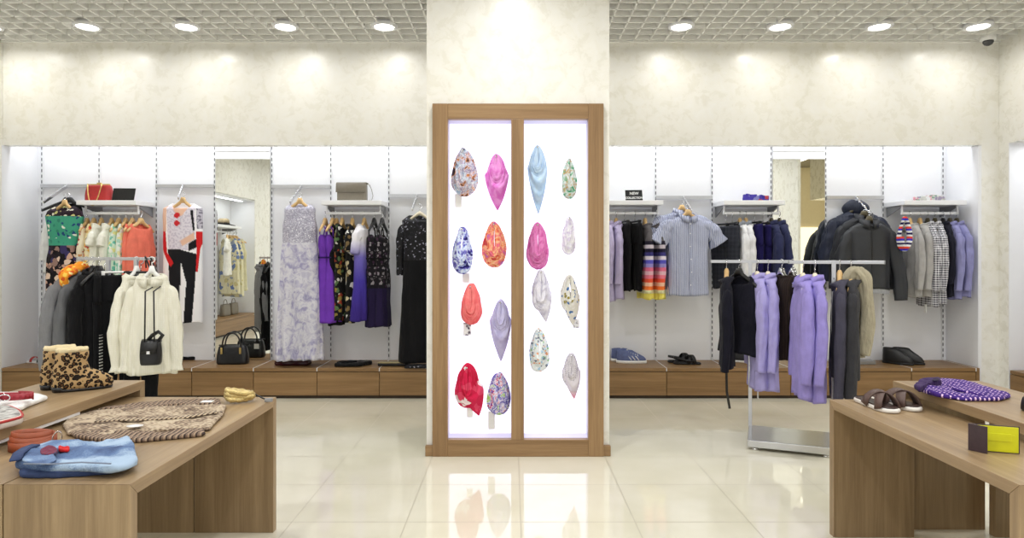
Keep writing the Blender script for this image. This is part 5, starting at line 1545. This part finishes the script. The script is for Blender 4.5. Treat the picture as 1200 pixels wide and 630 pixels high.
for i in range(n_):
    a, b = o_[i], o_[(i + 1) % n_]
    for k in range(6): rp.append((a[0] + (b[0] - a[0]) * k / 6, a[1] + (b[1] - a[1]) * k / 6, .026))
for _ in range(3): rp = [tuple((rp[i - 1][j] + 2 * rp[i][j] + rp[(i + 1) % len(rp)][j]) / 4 for j in range(3)) for i in range(len(rp))]
obj('red_piping', MB().tube([(x * .985, y * .985, z) for x, y, z in rp], .005, 7, closed=True), REDL, t)

# purple dotted shirt
PDOT = fab('dots', (66, 38, 122), (232, 200, 232), scale=52, p=(.12, .2))
pts = [(1070, 449), (1082, 443), (1104, 442), (1122, 444), (1142, 447), (1186, 461), (1172, 465), (1132, 465), (1100, 461), (1080, 455)]
c, o_ = slab_at(pts, ZU, ZU + .02, 0, 0, 0)
t = thing('folded_shirt', 'purple shirt with pale dots folded on the tall right table', 'shirt', (c[0], c[1], ZU + .0005))
obj('body', soft_slab(o_, .02, 71, .007), PDOT, t)
obj('collar', soft_slab(rel([(1071, 449), (1080, 441), (1102, 440), (1104, 445), (1088, 447), (1078, 453)], ZU + .04, c), .022, 72, .006, z0=.013), fab('plain', (58, 36, 84)), t)
obj('folded_sleeve', soft_slab(rel([(1108, 446), (1135, 447), (1160, 455), (1150, 458), (1120, 452)], ZU + .04, c), .010, 73, .004, z0=.017), PDOT, t)
obj('neck_label', soft_slab(rel([(1092, 444), (1100, 443), (1101, 446), (1093, 447)], ZU + .04, c), .003, 74, .001, z0=.04, jit=.0005), fab('plain', (40, 26, 56)), t)
c = tp(1204, 481, ZU)
t = thing('purse', 'small black purse at the right edge of the tall right table', 'bag', (c[0] + .03, c[1], ZU + .0005), R(10))
obj('bag_body', bag_body(.1, .05, .055, .6, .5, 24), BLACKLEATHER, t)
obj('clasp', MB().box(-.015, .015, -.03, -.022, .02, .035), CHROME, t, False, .003)

# sandals
BRN = simple('brown_leather', (92, 72, 66), .5, 0, .12, 40, .2); BRND = simple('dark_brown_leather', (62, 46, 42), .35, 0, .12, 30, .1)
SOLW = simple('white_sole', (232, 228, 222), .5, 0, .02)
a, b = tp(1010, 471, ZL), tp(1052, 486, ZL)
rz = math.atan2(b[1] - a[1], b[0] - a[0])
slide('brown cross-strap sandal, left one of the pair on the right table', ((a[0] + b[0]) / 2, (a[1] + b[1]) / 2 + .02, ZL + .0005), rz, SOLW, BRND, BRN, True, 'brown sandals')
slide('brown cross-strap sandal, right one of the pair on the right table', ((a[0] + b[0]) / 2 + .105, (a[1] + b[1]) / 2 + .05, ZL + .0005), rz + .12, SOLW, BRND, BRN, True, 'brown sandals')

# wallet standing open
YEL = simple('yellow_leather', (216, 216, 20), .45, 0, .04, 40, .08); DBR = simple('dark_wallet_leather', (62, 46, 52), .5, 0, .1, 60, .2)
a = tp(1164, 534, ZL)
t = thing('wallet', 'open bifold wallet with bright yellow inside standing on the right table', 'wallet', (a[0], a[1] + .03, ZL + .0005), R(-8))
hh = .092
obj('cover', MB().prism([(-.042, .03), (-.005, -.012), (-.002, -.010), (-.038, .033)], 'z', 0, hh), DBR, t, False, .001)
obj('back_cover', MB().prism([(-.042, .030), (.105, .004), (.106, .007), (-.04, .035)], 'z', 0, hh), DBR, t, False, .001)
obj('yellow_lining', MB().prism([(-.034, .027), (.1, .0015), (.101, .004), (-.034, .030)], 'z', .003, hh - .003), YEL, t, False, .001)
obj('card_pocket', MB().prism([(-.02, .0225), (.09, .0015), (.09, .0035), (-.02, .0245)], 'z', .003, .062), YEL, t, False, .001)
obj('coin_flap', MB().prism([(-.015, .0185), (.078, .0005), (.078, .004), (-.015, .022)], 'z', .04, .066), YEL, t, False, .001)

# ================================================================== LEFT BAY (seen in the mirror)
s_ = shelf(0, .9, 'white wall shelf carrying hats, seen in the left mirror')
s_.location = (-5.085, 1.75, SHZ); s_.rotation_euler = (0, 0, PI / 2)
t = thing('sun_hat', 'black and straw hat on a shelf seen in the left mirror', 'hat', (-4.93, 1.62, SHZ + .001))
m = MB().lathe([(.19, 0), (.185, .008), (.1, .03), (.092, .09), (.06, .115), (.0005, .12)], 28)
obj('hat_body', m, fab('plain', (26, 24, 24)), t)
obj('straw_crown', MB().lathe([(.098, .045), (.094, .1), (.062, .122), (.0005, .126)], 24), fab('plain', (196, 178, 146)), t)
bb = bench(0, 2.6, 'long wooden bench of the side bay seen in the left mirror', 0, .44)
bb.location = (-4.66, .97, 0); bb.rotation_euler = (0, 0, PI / 2)
LBW = fab('plain', (238, 236, 228)); LBF = fab('floral', (228, 222, 190), (110, 130, 180), (228, 222, 190), (210, 200, 150), (160, 170, 190), scale=12, p=.5)
LBG = 'clothes in the side bay seen in the left mirror'
for X, Y, L, yw, mat, lab, sl in ((-4.72, 1.95, .62, 70, LBW, 'white printed tee seen in the left mirror, nearest the hat', .16), (-4.83, 1.62, .95, 15, LBF, 'cream and blue floral dress seen in the left mirror', 0), (-4.83, 1.48, 1.0, 10, LBF, 'second cream and blue floral dress, right one seen in the left mirror', 0),
                                   (-4.83, 1.36, .9, 8, fab('plain', (222, 216, 180)), 'pale yellow dress seen in the left mirror', 0)):
    garment('dress' if not sl else 't_shirt', lab, 'top' if sl else 'dress', lab.replace(' seen in the left mirror', '').split(',')[0], 0, 0, Y, L, .2, .05, yw, mat, 'tank' if not sl else 'blouse', sl=sl or None, sr=(.06, .06, .055), out=.03, X=X, Z=NZ, group=LBG, scoop=.06, hgroup='hangers in the mirrored side bay')
for i, y in enumerate((1.3, 1.62)):
    t = thing('handbag', ('left' if i else 'right') + ' grey handbag on the bench seen in the left mirror', 'bag', (-4.9, y, .2805), PI / 2)
    obj('bag_body', bag_body(.26, .1, .2, .7, .4), TAUPE, t); obj('handle', arch(.14, .1, 0, .18, .006), TAUPE, t)
bb = bench(0, 1.03, 'wooden bench in the side bay at the right edge of the photo', 0, .44)
bb.location = (4.462, 5.735, 0); bb.rotation_euler = (0, 0, -PI / 2)

# ------------------------------------------------------------------ colour management
scene.view_settings.view_transform = 'Standard'
scene.view_settings.look = 'None'
scene.view_settings.exposure = EXPOSURE
scene.view_settings.gamma = 1
scene.view_settings.use_curve_mapping = False
cy = scene.cycles
cy.use_denoising = True
cy.max_bounces = 10; cy.diffuse_bounces = 5; cy.glossy_bounces = 5
cy.sample_clamp_indirect = 6
